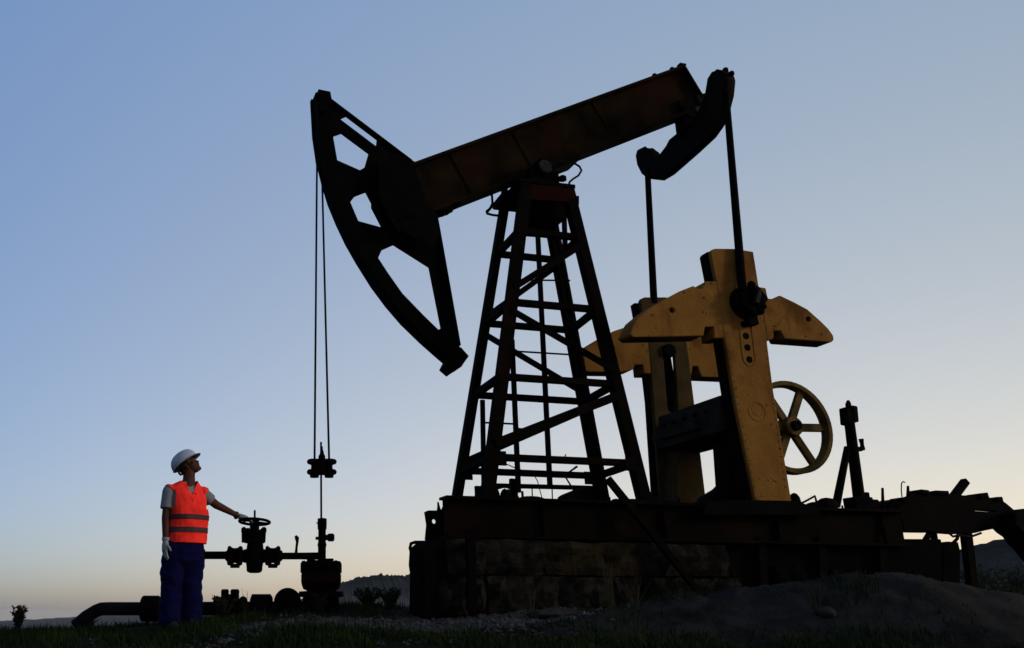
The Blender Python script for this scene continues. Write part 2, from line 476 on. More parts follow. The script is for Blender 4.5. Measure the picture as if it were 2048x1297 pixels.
# ---- base skid
BY = 1.0                                          # half width of the base
bt0, bt1 = on_y(960, 991, -BY), on_y(1800, 1021, -BY)
BTOP = (bt0.z + bt1.z) / 2
BBOT = on_y(1100, 1078, -BY).z
BX0, BX1 = on_y(893, 1000, -BY).x, on_y(1812, 1021, -BY).x
BASE = MB()
base_mid = (BTOP + BBOT) / 2
FARX0 = on_y(872, 1010, BY).x
for s in (-1, 1):
    bx0 = BX0 if s < 0 else FARX0
    r = MB().ibeam((bx0, s * (BY - 0.11), base_mid), (BX1, s * (BY - 0.11), base_mid), 0.22, BTOP - BBOT, 0.03)
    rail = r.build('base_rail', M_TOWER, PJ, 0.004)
    for k in range(4):
        x = bx0 + 1.1 + k * (BX1 - bx0 - 1.4) / 3
        MB().box((x, s * (BY - 0.07), base_mid), (0.016, 0.05, BTOP - BBOT - 0.066)).build('stiffener', M_TOWER, rail)
for k in range(7):
    x = FARX0 + 0.1 + k * (BX1 - FARX0 - 0.2) / 6
    MB().ibeam((x, -BY + 0.225, base_mid), (x, BY - 0.225, base_mid), 0.16, BTOP - BBOT - 0.05, 0.02).build('cross_member', M_TOWER, PJ)
MB().box(((FARX0 + BX1) / 2, 0, BTOP - 0.045), (BX1 - FARX0 - 0.1, 2 * BY - 0.46, 0.02)).build('deck_plate', M_TOWER, PJ)

for k in range(34):
    px = random.uniform(960, 1800)
    q = on_y(px, 991 + (px - 960) / 840 * 30, -BY + random.uniform(0.03, 0.3))
    q.z = BTOP
    if random.random() < 0.45:
        MB().lathe(q - Vector((0, 0, 0.01)), (0, 0, 1), [(0, 0.03), (0.03, 0.03), (0.03, 0.014), (random.uniform(.05, .1), 0.013)], 6).build('bolt', M_IRON, PJ)
    else:
        MB().ell(q, (random.uniform(.05, .16), random.uniform(.03, .07), random.uniform(.02, .05)), 9, 6).build('caked_grease', M_IRON, PJ)
# left end bracket with an eye hole, bolt and spike
bo = [P2(849, 1024, -0.75), P2(856, 1021, -0.75), P2(900, 1021, -0.75), P2(905, 1080, -0.75), P2(850, 1080, -0.75), P2(853, 1050, -0.75)]
link('end_bracket', plate(bo, [circle2(P2(867.5, 1043, -0.75), 0.024)], 0.03, xz(-0.75)), M_TOWER, PJ, 0.003)
MB().tube([on_y(878, 1022, -0.75), on_y(877, 1012, -0.75), on_y(876, 1004, -0.75)], [0.026, 0.014, 0.01], 8).build('bolt', M_IRON, PJ)
MB().lathe(on_y(893, 1021, -0.72), (0, 0, 1), [(0, 0.05), (0.03, 0.05), (0.05, 0.02)], 6).build('bolt', M_IRON, PJ)

# ---- tower (samson post)
HY0, HY1 = 0.53, 0.34                                  # half widths at foot and top
ZF = BTOP - 0.03
def leg_pts(bpx, tpx, s):
    a = on_y(*bpx, s * HY0); b = on_y(*tpx, s * HY1); return a, b
legs = {}
legs['B'] = leg_pts((971, 1000), (1049, 372), -1)
legs['D'] = leg_pts((1288, 1000), (1133, 372), -1)
legs['A'] = leg_pts((915, 1000), (1015, 385), 1)
legs['C'] = leg_pts((1205, 1000), (1092, 390), 1)
ztop = (legs['B'][1].z + legs['D'][1].z) / 2
for k, (a, b) in legs.items():                         # extend to common foot and top heights
    d = (b - a)
    legs[k] = (a + d * ((ZF - a.z) / d.z), a + d * ((ztop - a.z) / d.z))
def on_leg(k, z):
    a, b = legs[k]; d = b - a
    return a + d * ((z - a.z) / d.z)
for k, w in (('A', 0.125), ('B', 0.15), ('C', 0.135), ('D', 0.13)):
    a, b = legs[k]
    tl = MB().angle(a, b, w, 0.05, (0, 1 if k in 'BD' else -1, 0), -1 if k in 'AB' else 1).bar(a, b, w * 0.72, w * 0.72, (0, 1, 0))
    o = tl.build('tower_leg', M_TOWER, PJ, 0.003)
    MB().box(a + Vector((0, 0, 0.05)), (0.30, 0.24, 0.04)).box(a + Vector((0, 0, 0.12)), (0.21, 0.05, 0.16)).build('foot_plate', M_TOWER, o, 0.004)
    for q in (-1, 1):
        MB().lathe(a + Vector((q * 0.115, -0.07, 0.06)), (0, 0, 1), [(0, 0.028), (0.035, 0.028), (0.035, 0.014), (0.075, 0.014)], 6).build('bolt', M_IRON, o)
# ring levels from the near face
zl = [on_y(1100, 470, -0.36).z, on_y(1110, 612.5, -0.41).z, on_y(1116, 761, -0.46).z, on_y(1127, 920.5, -0.505).z]
for z in zl:
    for a, b, up in (('B', 'D', (0, 1, 0)), ('A', 'C', (0, -1, 0)), ('A', 'B', (1, 0, 0)), ('C', 'D', (1, 0, 0))):
        MB().angle(on_leg(a, z), on_leg(b, z), 0.075, 0.03, (0, 0, 1)).build('horizontal_brace', M_TOWER, PJ, 0.002)
def diag(k0, z0, k1, z1, w=0.075):
    p, q = on_leg(k0, z0), on_leg(k1, z1)
    off = Vector((0, -0.05 if k0 in 'BD' else 0.05, 0))
    MB().angle(p + off, q + off, w, 0.03, (0, 1, 0)).build('diagonal_brace', M_TOWER, PJ, 0.002)
diag('D', zl[0] - 0.11, 'B', zl[1] + 0.17)
diag('C', zl[0] - 0.06, 'A', zl[1] + 0.10)
diag('B', zl[1] - 0.13, 'D', zl[2] + 0.15)
diag('A', zl[1] - 0.13, 'C', zl[2] + 0.14)
diag('D', zl[2] - 0.14, 'B', zl[3] + 0.14, 0.10)
diag('C', zl[2] - 0.10, 'A', zl[3] + 0.10, 0.085)
# gusset plates at the lower ring
for k in 'ABCD':
    p = on_leg(k, zl[3] - 0.02)
    MB().box(p + Vector((0.06 if k in 'AB' else -0.06, -0.06 if k in 'BD' else 0.06, 0)), (0.2, 0.012, 0.16)).build('gusset', M_TOWER, PJ)

# ladder inside the tower, most rungs gone
lad = empty('ladder', (0, 0, 0)); lad.parent = PJ
LY = 0.12
r1 = [on_y(1072, 395, LY), on_y(1083, 576, LY), on_y(1091, 758, LY), on_y(1100, 975, LY)]
r2 = [on_y(1019, 440, LY), on_y(1024, 680, LY), on_y(1028, 757, LY), on_y(1033, 887, LY), on_y(1037, 985, LY)]
MB().bar(r1[0], r1[3], 0.05, 0.05, (0, 1, 0)).build('rail', M_TOWER, lad)
MB().bar(r2[1], r2[4], 0.05, 0.05, (0, 1, 0)).build('rail', M_TOWER, lad)
for (a, b) in (((1022, 702), (1137, 709)), ((963, 845), (1033, 848)), ((1033, 857), (1052, 859)), ((1037, 560), (1140, 561)), ((1049, 471), (1075, 473))):
    MB().tube([on_y(*a, LY), on_y(*b, LY)], 0.012, 8).build('rung', M_TOWER, lad)
MB().bar(on_y(965, 800, 0.2), on_y(968, 985, 0.2), 0.05, 0.04, (0, 1, 0)).build('conduit', M_TOWER, PJ)
MB().bar(on_y(1128, 425, -0.1), on_y(1131, 515, -0.1), 0.05, 0.05, (0, 1, 0)).build('conduit', M_TOWER, PJ)

# inside the tower foot: railing, junk, bent wires
MB().tube([on_y(985, 971, 0.75), on_y(1190, 976, 0.75)], 0.03, 8).build('guard_rail', M_TOWER, PJ)
for px in (1016, 1064, 1104):
    MB().tube([on_y(px, 972, 0.75), on_y(px + 1, 1006, 0.75)], 0.008, 6).build('guard_post', M_TOWER, PJ)
MB().bar(on_y(1027, 958, 0.55), on_y(1027, 1008, 0.55), 0.09, 0.07, (0, 1, 0)).build('post', M_TOWER, PJ)
MB().tube([on_y(1008, 926, 0.3), on_y(1035, 938, 0.3), on_y(1065, 945, 0.3), on_y(1075, 962, 0.3), on_y(1085, 1000, 0.3)], 0.006, 6).build('bent_wire', M_CABLE, PJ)
MB().tube([on_y(1154, 933, 0.1), on_y(1140, 943, 0.1), on_y(1128, 949, 0.1), on_y(1150, 985, 0.1)], [0.016, 0.012, 0.01, 0.012], 6).build('bent_rod', M_IRON, PJ)
MB().tube([on_y(1132, 909, 0.1), on_y(1125, 921, 0.1)], 0.007, 6).build('wire_end', M_CABLE, PJ)
jb = [P2(1123, 993, -0.2), P2(1130, 988, -0.2), P2(1165, 974, -0.2), P2(1180, 976, -0.2), P2(1182, 1003, -0.2), P2(1123, 1003, -0.2)]
link('belt_guard', plate(jb, [], 0.2, xz(-0.2)), M_IRON, PJ, 0.004)
MB().bar(on_y(1215, 957, -0.98), on_y(1407, 1195, -1.2), 0.07, 0.06, (0, 1, 0)).build('stay_bar', M_TOWER, PJ, 0.003)
fl = [P2(950, 1000, -0.62), P2(962, 985, -0.62), P2(968, 960, -0.62), P2(985, 955, -0.62), P2(990, 972, -0.62), P2(996, 985, -0.62), P2(1000, 1003, -0.62)]
link('hinge_lug', plate(fl, [], 0.08, xz(-0.62)), M_TOWER, PJ, 0.006)
MB().tube([on_y(989, 985, 0), on_y(994, 978, 0), on_y(1005, 975, 0)], 0.01, 6).build('bent_wire', M_CABLE, PJ)

# tower head: cap, red plate, tapered pot, bearing
cap_c = (legs['B'][1] + legs['D'][1] + legs['A'][1] + legs['C'][1]) / 4
capL, capR = on_y(1040, 361, -0.42), on_y(1150, 372, -0.42)
zc = (capL.z + capR.z) / 2
MB().box(((capL.x + capR.x) / 2, 0, zc), (capR.x - capL.x, 0.86, 0.05)).build('cap_plate', M_TOWER, PJ, 0.004)
rp = [P2(1047, 368, -0.40), P2(1146, 376, -0.40), P2(1150, 406, -0.40), P2(1043, 398, -0.40)]
link('red_plate', plate(rp, [], 0.03, xz(-0.40)), M_RED, PJ, 0.003)['label'] = 'dull red painted plate below the bearing'
pot = [P2(1048, 400, 0.05), P2(1140, 408, 0.05), P2(1140, 424, 0.05), P2(1116, 451, 0.05), P2(1066, 450, 0.05), P2(1050, 440, 0.05)]
link('oil_pot', plate(pot, [], 0.5, xz(0.05)), M_IRON, PJ, 0.006)
MB().box(on_y(1018, 394, 0.36), (0.16, 0.12, 0.14)).box(on_y(1009, 385, 0.36), (0.06, 0.1, 0.07)).build('lug', M_TOWER, PJ, 0.005)
bc = on_y(1089, 336, -0.30)
BRG = MB().lathe((bc.x, -0.34, bc.z), (0, 1, 0), [(0, 0.115), (0.02, 0.135), (0.10, 0.145), (0.58, 0.145), (0.66, 0.135), (0.68, 0.115)], 24)
brg = BRG.build('saddle_bearing', M_IRON, PJ, 0, True)
MB().box((bc.x, 0, (zc + bc.z) / 2 - 0.02), (0.40, 0.6, bc.z - zc)).build('bearing_block', M_IRON, PJ, 0.01)
MB().lathe((bc.x - 0.01, -0.362, bc.z), (0, 1, 0), [(0, 0.085), (0.02, 0.095)], 24).build('bearing_cap', M_GREY, brg)
for a in range(6):
    an = a * math.pi / 3
    MB().lathe((bc.x + 0.115 * math.cos(an), -0.358, bc.z + 0.115 * math.sin(an)), (0, 1, 0), [(0, 0.014), (0.02, 0.014)], 6).build('bolt', M_IRON, brg)
MB().lathe(on_y(1125, 358, -0.34), (0, 0, 1), [(-0.02, 0.05), (0.03, 0.05), (0.05, 0.02)], 10).build('grease_cup', M_IRON, PJ)
MB().tube([on_y(*p, -0.3) for p in ((1118, 324), (1128, 322), (1148, 326), (1159, 333), (1163, 341), (1157, 351), (1146, 358), (1139, 364), (1138, 370))], 0.014, 8).build('grease_hose', M_CABLE, PJ, 0, True)
MB().tube([on_y(*p, -0.1) for p in ((981, 378), (984, 392), (985, 407), (980, 417), (973, 423), (974, 427), (985, 430), (1002, 432))], 0.016, 8).build('brake_loop', M_IRON, PJ, 0, True)
MB().tube([on_y(*p, -0.1) for p in ((974, 424), (990, 406), (1004, 389), (1012, 382))], 0.018, 8).build('brake_loop', M_IRON, PJ, 0, True)
MB().tube([on_y(*p, -0.1) for p in ((915, 408), (935, 401), (960, 398), (982, 390))], 0.005, 6).build('thin_wire', M_CABLE, PJ)

# ---- walking beam (I section)
FW = 0.15
tl, tr = on_y(822, 326, -FW), on_y(1366, 129, -FW)
bl, br = on_y(856, 430, -FW), on_y(1330, 240, -FW)
ax = (tr - tl).normalized()                       # beam axis in the x-z plane
nrm = Vector((-ax.z, 0, ax.x))                    # up across the beam
dep = ((tl - bl).dot(nrm) + (tr - br).dot(nrm)) / 2
top0 = Vector((tl.x, 0, tl.z)); L = (tr - tl).length
def bm_pt(s, h, y=0.0): return top0 + ax * s - nrm * h + Vector((0, y, 0))    # s along, h below the top
beam = empty('walking_beam', (0, 0, 0)); beam.parent = PJ
MB().bar(bm_pt(-0.42, 0.02), bm_pt(L + 0.03, 0.02), 2 * FW, 0.04, nrm).build('top_flange', M_RUST, beam, 0.004)
MB().bar(bm_pt(-0.30, dep - 0.02), bm_pt(L - 0.15, dep - 0.02), 2 * FW, 0.04, nrm).build('bottom_flange', M_RUST, beam, 0.004)
MB().bar(bm_pt(-0.30, dep / 2), bm_pt(L + 0.0, dep / 2), 0.10, dep - 0.08, nrm).build('web', M_RUST, beam)
for s in (0.62, 1.62, 3.0):
    if s < L:
        MB().bar(bm_pt(s, 0.045), bm_pt(s, dep - 0.045), 0.135, 0.014, ax).build('stiffener', M_RUST, beam)
MB().bar(bm_pt(L + 0.02, 0.04), bm_pt(L + 0.02, dep - 0.10), 2 * FW, 0.03, ax).build('end_plate', M_RUST, beam, 0.003)
MB().box(bm_pt(L + 0.02, -0.01, -0.1), (0.10, 0.08, 0.03)).build('torn_lip', M_RUST, beam)
for s in (L - 0.47, L - 0.13):
    MB().lathe(bm_pt(s, 0.0, -0.06), nrm, [(0, 0.035), (0.03, 0.035), (0.05, 0.02)], 8).build('bolt', M_IRON, beam)
MB().box(bm_pt(L + 0.0, dep - 0.12, 0), (0.16, 0.28, 0.14), Matrix.Rotation(-0.35, 3, 'Y')).build('end_lug', M_RUST, beam, 0.004)
# saddle under the beam
MB().bar(bm_pt((bc.x - tl.x) / ax.x - 0.32, dep + 0.03), bm_pt((bc.x - tl.x) / ax.x + 0.30, dep + 0.03), 0.34, 0.07, nrm).build('saddle_plate', M_IRON, beam, 0.005)
# clamp chain below the head end
for i, (px, py) in enumerate(((884, 426), (892, 424), (900, 420), (908, 414), (915, 409))):
    MB().ell(on_y(px, py, -0.12), (0.055 - 0.006 * i, 0.07, 0.045 - 0.005 * i), 8, 6).build('clamp', M_IRON, beam)

# ---- horse head
AW = 0.135
arc_px = [(622, 207), (623.5, 235), (626, 280), (634, 335), (643, 372), (655, 411), (671, 450), (690, 490), (711, 527), (741, 575), (770, 614), (800, 649), (838, 686), (872, 716), (906, 745)]
arc = [P2(a, b, AW) for a, b in arc_px]
back_px = [(918, 733), (938, 712), (924, 700), (922, 690), (906, 600), (890, 510), (882, 465), (876, 433), (890, 428), (880, 400), (850, 330), (826, 317), (820, 311), (740, 252), (690, 215), (662, 193), (661, 183), (637, 178), (633, 190)]
back = [P2(a, b, -0.06) for a, b in back_px]
H1 = [(679, 239), (692, 233), (698, 234.5), (754, 278), (752, 294)]
H2 = [(665.5, 273), (682.5, 267), (737, 307.5), (729, 335.7), (719, 341.5), (674, 321.6)]
H3 = [(709, 393), (731, 384.6), (767, 453), (760, 455), (716, 443), (700, 405)]
H4 = [(755.7, 516.6), (763, 500.5), (786.5, 490), (857.4, 534.8), (881.7, 657), (875.9, 660), (845, 630), (804, 587.5), (775, 546.5)]
holes = [[P2(a, b, 0.0) for a, b in h] for h in (H1, H2, H3, H4)]
head = empty('horse_head', (0, 0, 0)); head.parent = PJ
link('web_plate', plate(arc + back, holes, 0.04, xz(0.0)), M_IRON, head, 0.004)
def strip(pts2, w, t, y=0.0, side=1):             # plate of width w following a 2-D path, thickness t to one side
    n = len(pts2); rings = []
    for i, p in enumerate(pts2):
        a = Vector(pts2[max(i - 1, 0)]); b = Vector(pts2[min(i + 1, n - 1)])
        d = (b - a).normalized(); nn = Vector((-d.y, d.x)) * side * t
        rings.append([Vector((p[0], y - w / 2, p[1])), Vector((p[0], y + w / 2, p[1])), Vector((p[0] + nn.x, y + w / 2, p[1] + nn.y)), Vector((p[0] + nn.x, y - w / 2, p[1] + nn.y))])
    return MB().loft(rings)
strip(arc, 2 * AW, 0.035, 0.0, 1).build('arc_plate', M_IRON, head)
strip([P2(a, b, -0.08) for a, b in ((922, 690), (906, 600), (890, 510), (882, 465), (876, 433))], 0.16, 0.03, 0.0, 1).build('back_flange', M_IRON, head)
strip([P2(a, b, -0.09) for a, b in ((826, 317), (740, 252), (662, 193))], 0.12, 0.015, 0.0, 1).build('top_flange', M_IRON, head)
link('end_cap', plate([P2(a, b, -AW) for a, b in ((637, 178), (661, 183), (664, 200), (652, 222), (636, 222), (634, 192))], [], 2 * AW, xz(0.0)), M_IRON, head, 0.004)
link('end_cap', plate([P2(a, b, -0.12) for a, b in ((922, 694), (938, 712), (925, 730), (918, 733), (907, 744), (892, 731), (905, 705))], [], 0.24, xz(0.0)), M_IRON, head, 0.004)
# cheek plates that clamp the head to the beam end
ch = [P2(a, b, -0.16) for a, b in ((757, 294), (824, 321), (852, 402), (875, 432), (880, 460), (866, 502), (806, 464), (790, 457), (757, 394), (757, 352))]
for s in (-1, 1):
    link('cheek_plate', plate(ch, [], 0.02, xz(s * 0.165)), M_IRON, head, 0.003)
for px, py in ((800, 440), (815, 436), (830, 432), (770, 470), (848, 478), (795, 463)):
    q = on_y(px, py, -0.18)
    MB().lathe((q.x, -0.20, q.z), (0, 1, 0), [(0, 0.02), (0.03, 0.024)], 6).build('bolt', M_IRON, head)

# ---- bridle cables and carrier bar
CBZ = on_y(642, 935, 0).z
wx = lambda dx: Vector((dx * math.cos(THETA), -dx * math.sin(THETA), 0))       # screen-right offset in pump frame
for cy_, bx, tp in ((0.085, -0.081, 3), (0.045, 0.081, 4)):
    path = [Vector((arc[i][0] - 0.012, cy_, arc[i][1])) for i in range(0, tp + 1)]
    path += [wx(bx) + Vector((0, 0, CBZ + 0.07)), wx(bx) + Vector((0, 0, CBZ - 0.1))]
    MB().tube(path, 0.0125, 8).build('bridle_cable', M_CABLE, PJ, 0, True)
cb = empty('carrier_bar', (0, 0, 0)); cb.parent = PJ
for z in (on_y(642, 923.5, 0).z, on_y(642, 944, 0).z):
    pr = [wx(-0.165), wx(-0.15), wx(-0.12), wx(0.12), wx(0.15), wx(0.165)]
    MB().tube([q + Vector((0, 0, z)) for q in pr], [0.012, 0.028, 0.036, 0.036, 0.028, 0.012], 12).build('bar', M_IRON, cb, 0, True)
for dx in (-0.081, 0.081):
    MB().lathe(wx(dx) + Vector((0, 0, CBZ - 0.11)), (0, 0, 1), [(0, 0.05), (0.06, 0.055), (0.07, 0.04), (0.15, 0.04), (0.16, 0.05), (0.2, 0.03)], 10).build('cable_socket', M_IRON, cb, 0, True)
MB().lathe(Vector((0, 0, CBZ - 0.04)), (0, 0, 1), [(0, 0.045), (0.08, 0.045), (0.1, 0.04), (0.17, 0.038), (0.19, 0.025), (0.22, 0.02), (0.24, 0.012), (0.275, 0.01)], 12).build('rod_clamp', M_IRON, cb, 0, True)

# ---- equalizer (bow shaped cross yoke)
XE = on_y(1372, 232, 0.0).x
eq_px = [(1275, 312), (1278, 301), (1287, 296), (1297, 296), (1308, 304), (1311, 316), (1324, 308), (1336, 292), (1342, 280), (1372, 256), (1390, 240), (1404, 216), (1414, 188), (1419, 158), (1428, 144), (1444, 140), (1455, 147), (1459, 160), (1456, 190), (1448, 222), (1437, 250), (1420, 274), (1388, 304), (1338, 348), (1318, 360), (1300, 358), (1287, 348), (1278, 330)]
def YZ(px, py):
    p = on_x(px, py, XE); return (p.y, p.z)
eqo = link('equalizer', plate([YZ(a, b) for a, b in eq_px], [], 0.13, lambda a, b, h: Vector((XE + 0.03 + h, a, b))), M_EQ, PJ, 0.006)
for px, py in ((1286, 297), (1300, 300), (1431, 143), (1447, 139), (1459, 146)):
    q = on_x(px, py, XE)
    MB().lathe((XE + 0.03, q.y, q.z - 0.02), (0, 0, 1), [(0, 0.04), (0.03, 0.04), (0.05, 0.02)], 6).build('bolt', M_IRON, eqo)
eb = MB()
q0 = on_y(1372, 232, 0.0)
eb.lathe((XE, -0.15, q0.z), (0, 1, 0), [(0, 0.10), (0.03, 0.12), (0.27, 0.12), (0.3, 0.10)], 18)
eb.box((XE - 0.03, 0, q0.z + 0.1), (0.26, 0.24, 0.22), Matrix.Rotation(-0.35, 3, 'Y'))
eb.box((XE - 0.02, 0, q0.z - 0.14), (0.20, 0.22, 0.24))
ebo = eb.build('equalizer_bearing', M_IRON, PJ, 0.01)
MB().lathe((XE + 0.1, -0.17, q0.z + 0.02), (0, 1, 0), [(0, 0.05), (0.03, 0.065)], 16).build('bearing_cap', M_GREY, ebo)

# ---- cranks with counterweights
CY = 0.87
def make_crank(s):
    """s = -1 near crank (outer face towards the camera), +1 far crank"""
    c = empty('crank', (0, 0, 0)); c.parent = PJ
    yf = s * CY - 0.09
    if s < 0:
        body = ((1421, 505), (1424, 499), (1432, 496.5), (1470, 497), (1507, 503), (1518, 572), (1533.6, 675), (1547, 782), (1585, 1013), (1513, 1013), (1473, 818), (1448.6, 675), (1435, 576))
        slot = []
        lw = [(1261, 668), (1266, 651), (1274, 637), (1298, 617), (1328, 599), (1360, 582), (1388, 571), (1396, 577), (1404, 577), (1412, 562), (1435, 562), (1450, 676), (1430, 676), (1428, 653), (1411, 653), (1408, 671), (1330, 673), (1268, 674)]
        rw = [(1519, 573), (1532, 575), (1536, 596), (1545, 597), (1561, 590), (1590, 604), (1616, 618), (1642, 641), (1658, 657), (1668, 671), (1669, 680), (1664, 684), (1570, 677), (1562, 661), (1549, 661), (1548, 677), (1534, 681)]
        wing_holes = ((1345, 620), (1618, 638))
    else:
        body = ((1280, 601), (1283, 597), (1290, 594), (1330, 594), (1360, 600), (1374, 684), (1392, 830), (1413, 1008), (1322, 1008), (1308, 820), (1296, 680))
        slot = [((1326, 697), (1337, 689), (1348, 697), (1356, 820), (1346, 828), (1336, 820))]
        lw = [(1165, 704), (1170, 697), (1186, 685), (1211, 670), (1230, 661), (1248, 655), (1255, 660), (1263, 658), (1274, 636), (1294, 636), (1306, 747), (1288, 747), (1286, 729), (1271, 729), (1267, 739), (1236, 744), (1172, 743)]
        rw = [(1368, 640), (1386, 642), (1391, 660), (1400, 661), (1415, 655), (1450, 680), (1475, 712), (1483, 740), (1478, 756), (1403, 753), (1396, 732), (1386, 732), (1384, 748), (1376, 748)]
        wing_holes = ((1224, 694), (1440, 715))
    body = [P2(a, b, yf) for a, b in body]; slot = [[P2(a, b, yf) for a, b in h] for h in slot]
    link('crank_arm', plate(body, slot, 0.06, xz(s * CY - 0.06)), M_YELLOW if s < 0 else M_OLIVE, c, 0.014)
    if s > 0:
        sp = slot[0]
        cx, cz = sum(p[0] for p in sp) / 6, sum(p[1] for p in sp) / 6
        big = [(cx + (p[0] - cx) * 1.2, cz + (p[1] - cz) * 1.05) for p in sp]
        link('slot_back', plate(big, [], 0.02, xz(s * CY + 0.105)), M_IRON, c)
        for k in range(7):
            t = (k + 0.5) / 7
            q = (sp[1][0] + (sp[4][0] - sp[1][0]) * t, sp[1][1] + (sp[4][1] - sp[1][1]) * t)
            MB().lathe((q[0], s * CY - 0.02, q[1]), (0, 1, 0), [(0, 0.045), (0.08, 0.045)], 8).build('slot_block', M_IRON, c)
    for w, hole in zip((lw, rw), wing_holes):
        m = plate([P2(a, b, yf) for a, b in w], [circle2(P2(*hole, yf), 0.034)], 0.26, xz(s * CY + (0.045)))
        wo = link('counterweight', m, M_YELLOW, c, 0.014)
        h = P2(*hole, yf)
        MB().lathe((h[0], s * CY - 0.05, h[1]), (0, 1, 0), [(0, 0.03), (0.15, 0.03)], 12).build('hole_plug', M_IRON, c)
    if s < 0:
        ys = s * CY - 0.09
        for px, py in ((1487, 649), (1492, 672), (1495, 695), (1499, 719)):
            q = P2(px, py, ys)
            MB().lathe((q[0], ys - 0.004, q[1]), (0, 1, 0), [(0, 0.042), (0.02, 0.042)], 14).build('pin_hole', M_IRON, c)
        # raised rim round the pin holes
        rim = [P2(*k, ys) for k in ((1477, 640), (1483, 700), (1487, 722), (1496, 732), (1506, 731), (1511, 722), (1508, 700), (1501, 640))]
        pts = [Vector((a, ys - 0.002, b)) for a, b in rim]
        MB().tube(pts, 0.006, 6).build('slot_rim', M_YELLOW, c)
        # rivet rows down both edges
        for t in np.linspace(0.04, 0.96, 19):
            for (x0, y0, x1, y1) in ((1455, 690, 1512, 985), (1531, 690, 1573, 985)):
                q = P2(x0 + (x1 - x0) * t, y0 + (y1 - y0) * t, ys)
                MB().lathe((q[0], ys - 0.006, q[1]), (0, 1, 0), [(0, 0.008), (0.004, 0.014), (0.01, 0.014)], 6).build('rivet', M_YELLOW, c)
        q = P2(1514, 823, ys)
        MB().torus((q[0], ys, q[1]), (0, 1, 0), 0.115, 0.006, 28, 6).torus((q[0] + 0.01, ys, q[1] + 0.02), (0, 1, 0), 0.075, 0.004, 24, 6).build('shaft_ring', M_YELLOW, c)
        # crank pin assembly
        q = P2(1491, 606, ys)
        pin = MB()
        rp_ = random.Random(5)
        pin.lathe((q[0] - 0.02, ys - 0.15, q[1] - 0.01), (0, 1, 0), [(0, 0.10), (0.02, 0.15), (0.07, 0.17), (0.08, 0.2), (0.15, 0.21)], 18)
        pin.lathe((q[0] + 0.05, ys - 0.19, q[1] + 0.02), (0, 1, 0), [(0, 0.09), (0.03, 0.13), (0.12, 0.14)], 8)
        pin.box((q[0] + 0.0, ys - 0.05, q[1] - 0.21), (0.13, 0.09, 0.18), Matrix.Rotation(-0.1, 3, 'Y'))
        for k_ in range(9):
            an = k_ * 0.7 + 0.2
            pin.ell((q[0] + 0.16 * math.cos(an), ys - 0.12 + rp_.uniform(-.03, .03), q[1] + 0.165 * math.sin(an)), (rp_.uniform(.035, .07), 0.06, rp_.uniform(.035, .07)), 9, 6)
        po = pin.build('crank_pin', M_IRON, c, 0.012)
        MB().box((q[0] + 0.02, ys - 0.19, q[1] + 0.01), (0.05, 0.06, 0.17), Matrix.Rotation(0.4, 3, 'Y')).build('split_pin', M_GREY, c, 0.004)
    else:
        q = P2(1337, 702, yf)
        MB().lathe((q[0], s * CY - 0.14, q[1]), (0, 1, 0), [(0, 0.09), (0.06, 0.10), (0.3, 0.10)], 12).build('crank_pin', M_IRON, c)
    # dark edge strip on the side of the arm
    e0, e1 = P2(1421, 505, yf), P2(1473, 818, yf)
    return c
make_crank(-1); make_crank(1)
# inner web of the near crank (double plate)
yf = -CY - 0.09
inner = [P2(a, b, -CY - 0.01) for a, b in ((1411, 509), (1414, 504), (1490, 507), (1530, 790), (1560, 1010), (1494, 1010), (1460, 818), (1438, 676), (1425, 580))]
link('crank_liner', plate(inner, [], 0.13, xz(-CY + 0.045)), M_IRON, PJ, 0.004)
inner = [P2(a, b, CY - 0.01) for a, b in ((1271, 606), (1276, 602), (1330, 604), (1365, 800), (1390, 1006), (1314, 1006), (1300, 800), (1287, 690))]
link('crank_liner', plate(inner, [], 0.05, xz(CY + 0.1)), M_IRON, PJ, 0.004)
kb = [P2(a, b, -1.03) for a, b in ((1405, 1030), (1412, 1003), (1440, 1001), (1503, 1000), (1530, 1001), (1590, 1002), (1612, 1009), (1640, 1016), (1640, 1030))]
link('kick_plate', plate(kb, [], 0.03, xz(-1.03)), M_IRON, PJ, 0.003)

# ---- pitman arms
npt, npb = on_y(1451, 175, -0.86), P2(1490, 600, -CY - 0.20)
MB().tube([npt, Vector((npb[0], -CY - 0.17, npb[1]))], [0.042, 0.052], 10).build('pitman_arm', M_IRON, PJ, 0, True)
fpt, fpb = on_y(1295, 340, 0.80), on_y(1308, 606, 0.80)
MB().tube([fpt, fpb], [0.042, 0.05], 10).build('pitman_arm', M_IRON, PJ, 0, True)

# ---- gearbox shaft housing between the cranks, pedestal
sc_ = P2(1514, 823, -CY - 0.09)
gb = MB().box((sc_[0] - 0.02, -0.02, sc_[1] + 0.0), (0.50, 1.3, 0.44), Matrix.Rotation(0.12, 3, 'Y'))
gb.box((sc_[0] - 0.02, -0.02, sc_[1] + 0.23), (0.36, 1.1, 0.06)).box((sc_[0] - 0.30, 0.1, sc_[1] - 0.03), (0.08, 0.8, 0.12))
gb.lathe((sc_[0] - 0.02, -CY + 0.1, sc_[1]), (0, 1, 0), [(0, 0.16), (0.2, 0.2), (1.5, 0.2), (1.7, 0.16)], 18)
gbo = gb.build('gearbox', M_GREASY, PJ, 0.01)
for k in range(5):
    MB().lathe((sc_[0] - 0.26, -0.4 + k * 0.22, sc_[1] + 0.1), (1, 0, 0), [(-0.03, 0.025), (0.02, 0.025)], 6).build('bolt', M_IRON, gbo)
pd = [P2(a, b, -0.55) for a, b in ((1446, 885), (1452, 905), (1462, 908), (1470, 880), (1500, 880), (1520, 1010), (1405, 1010), (1420, 990), (1445, 975), (1452, 968))]
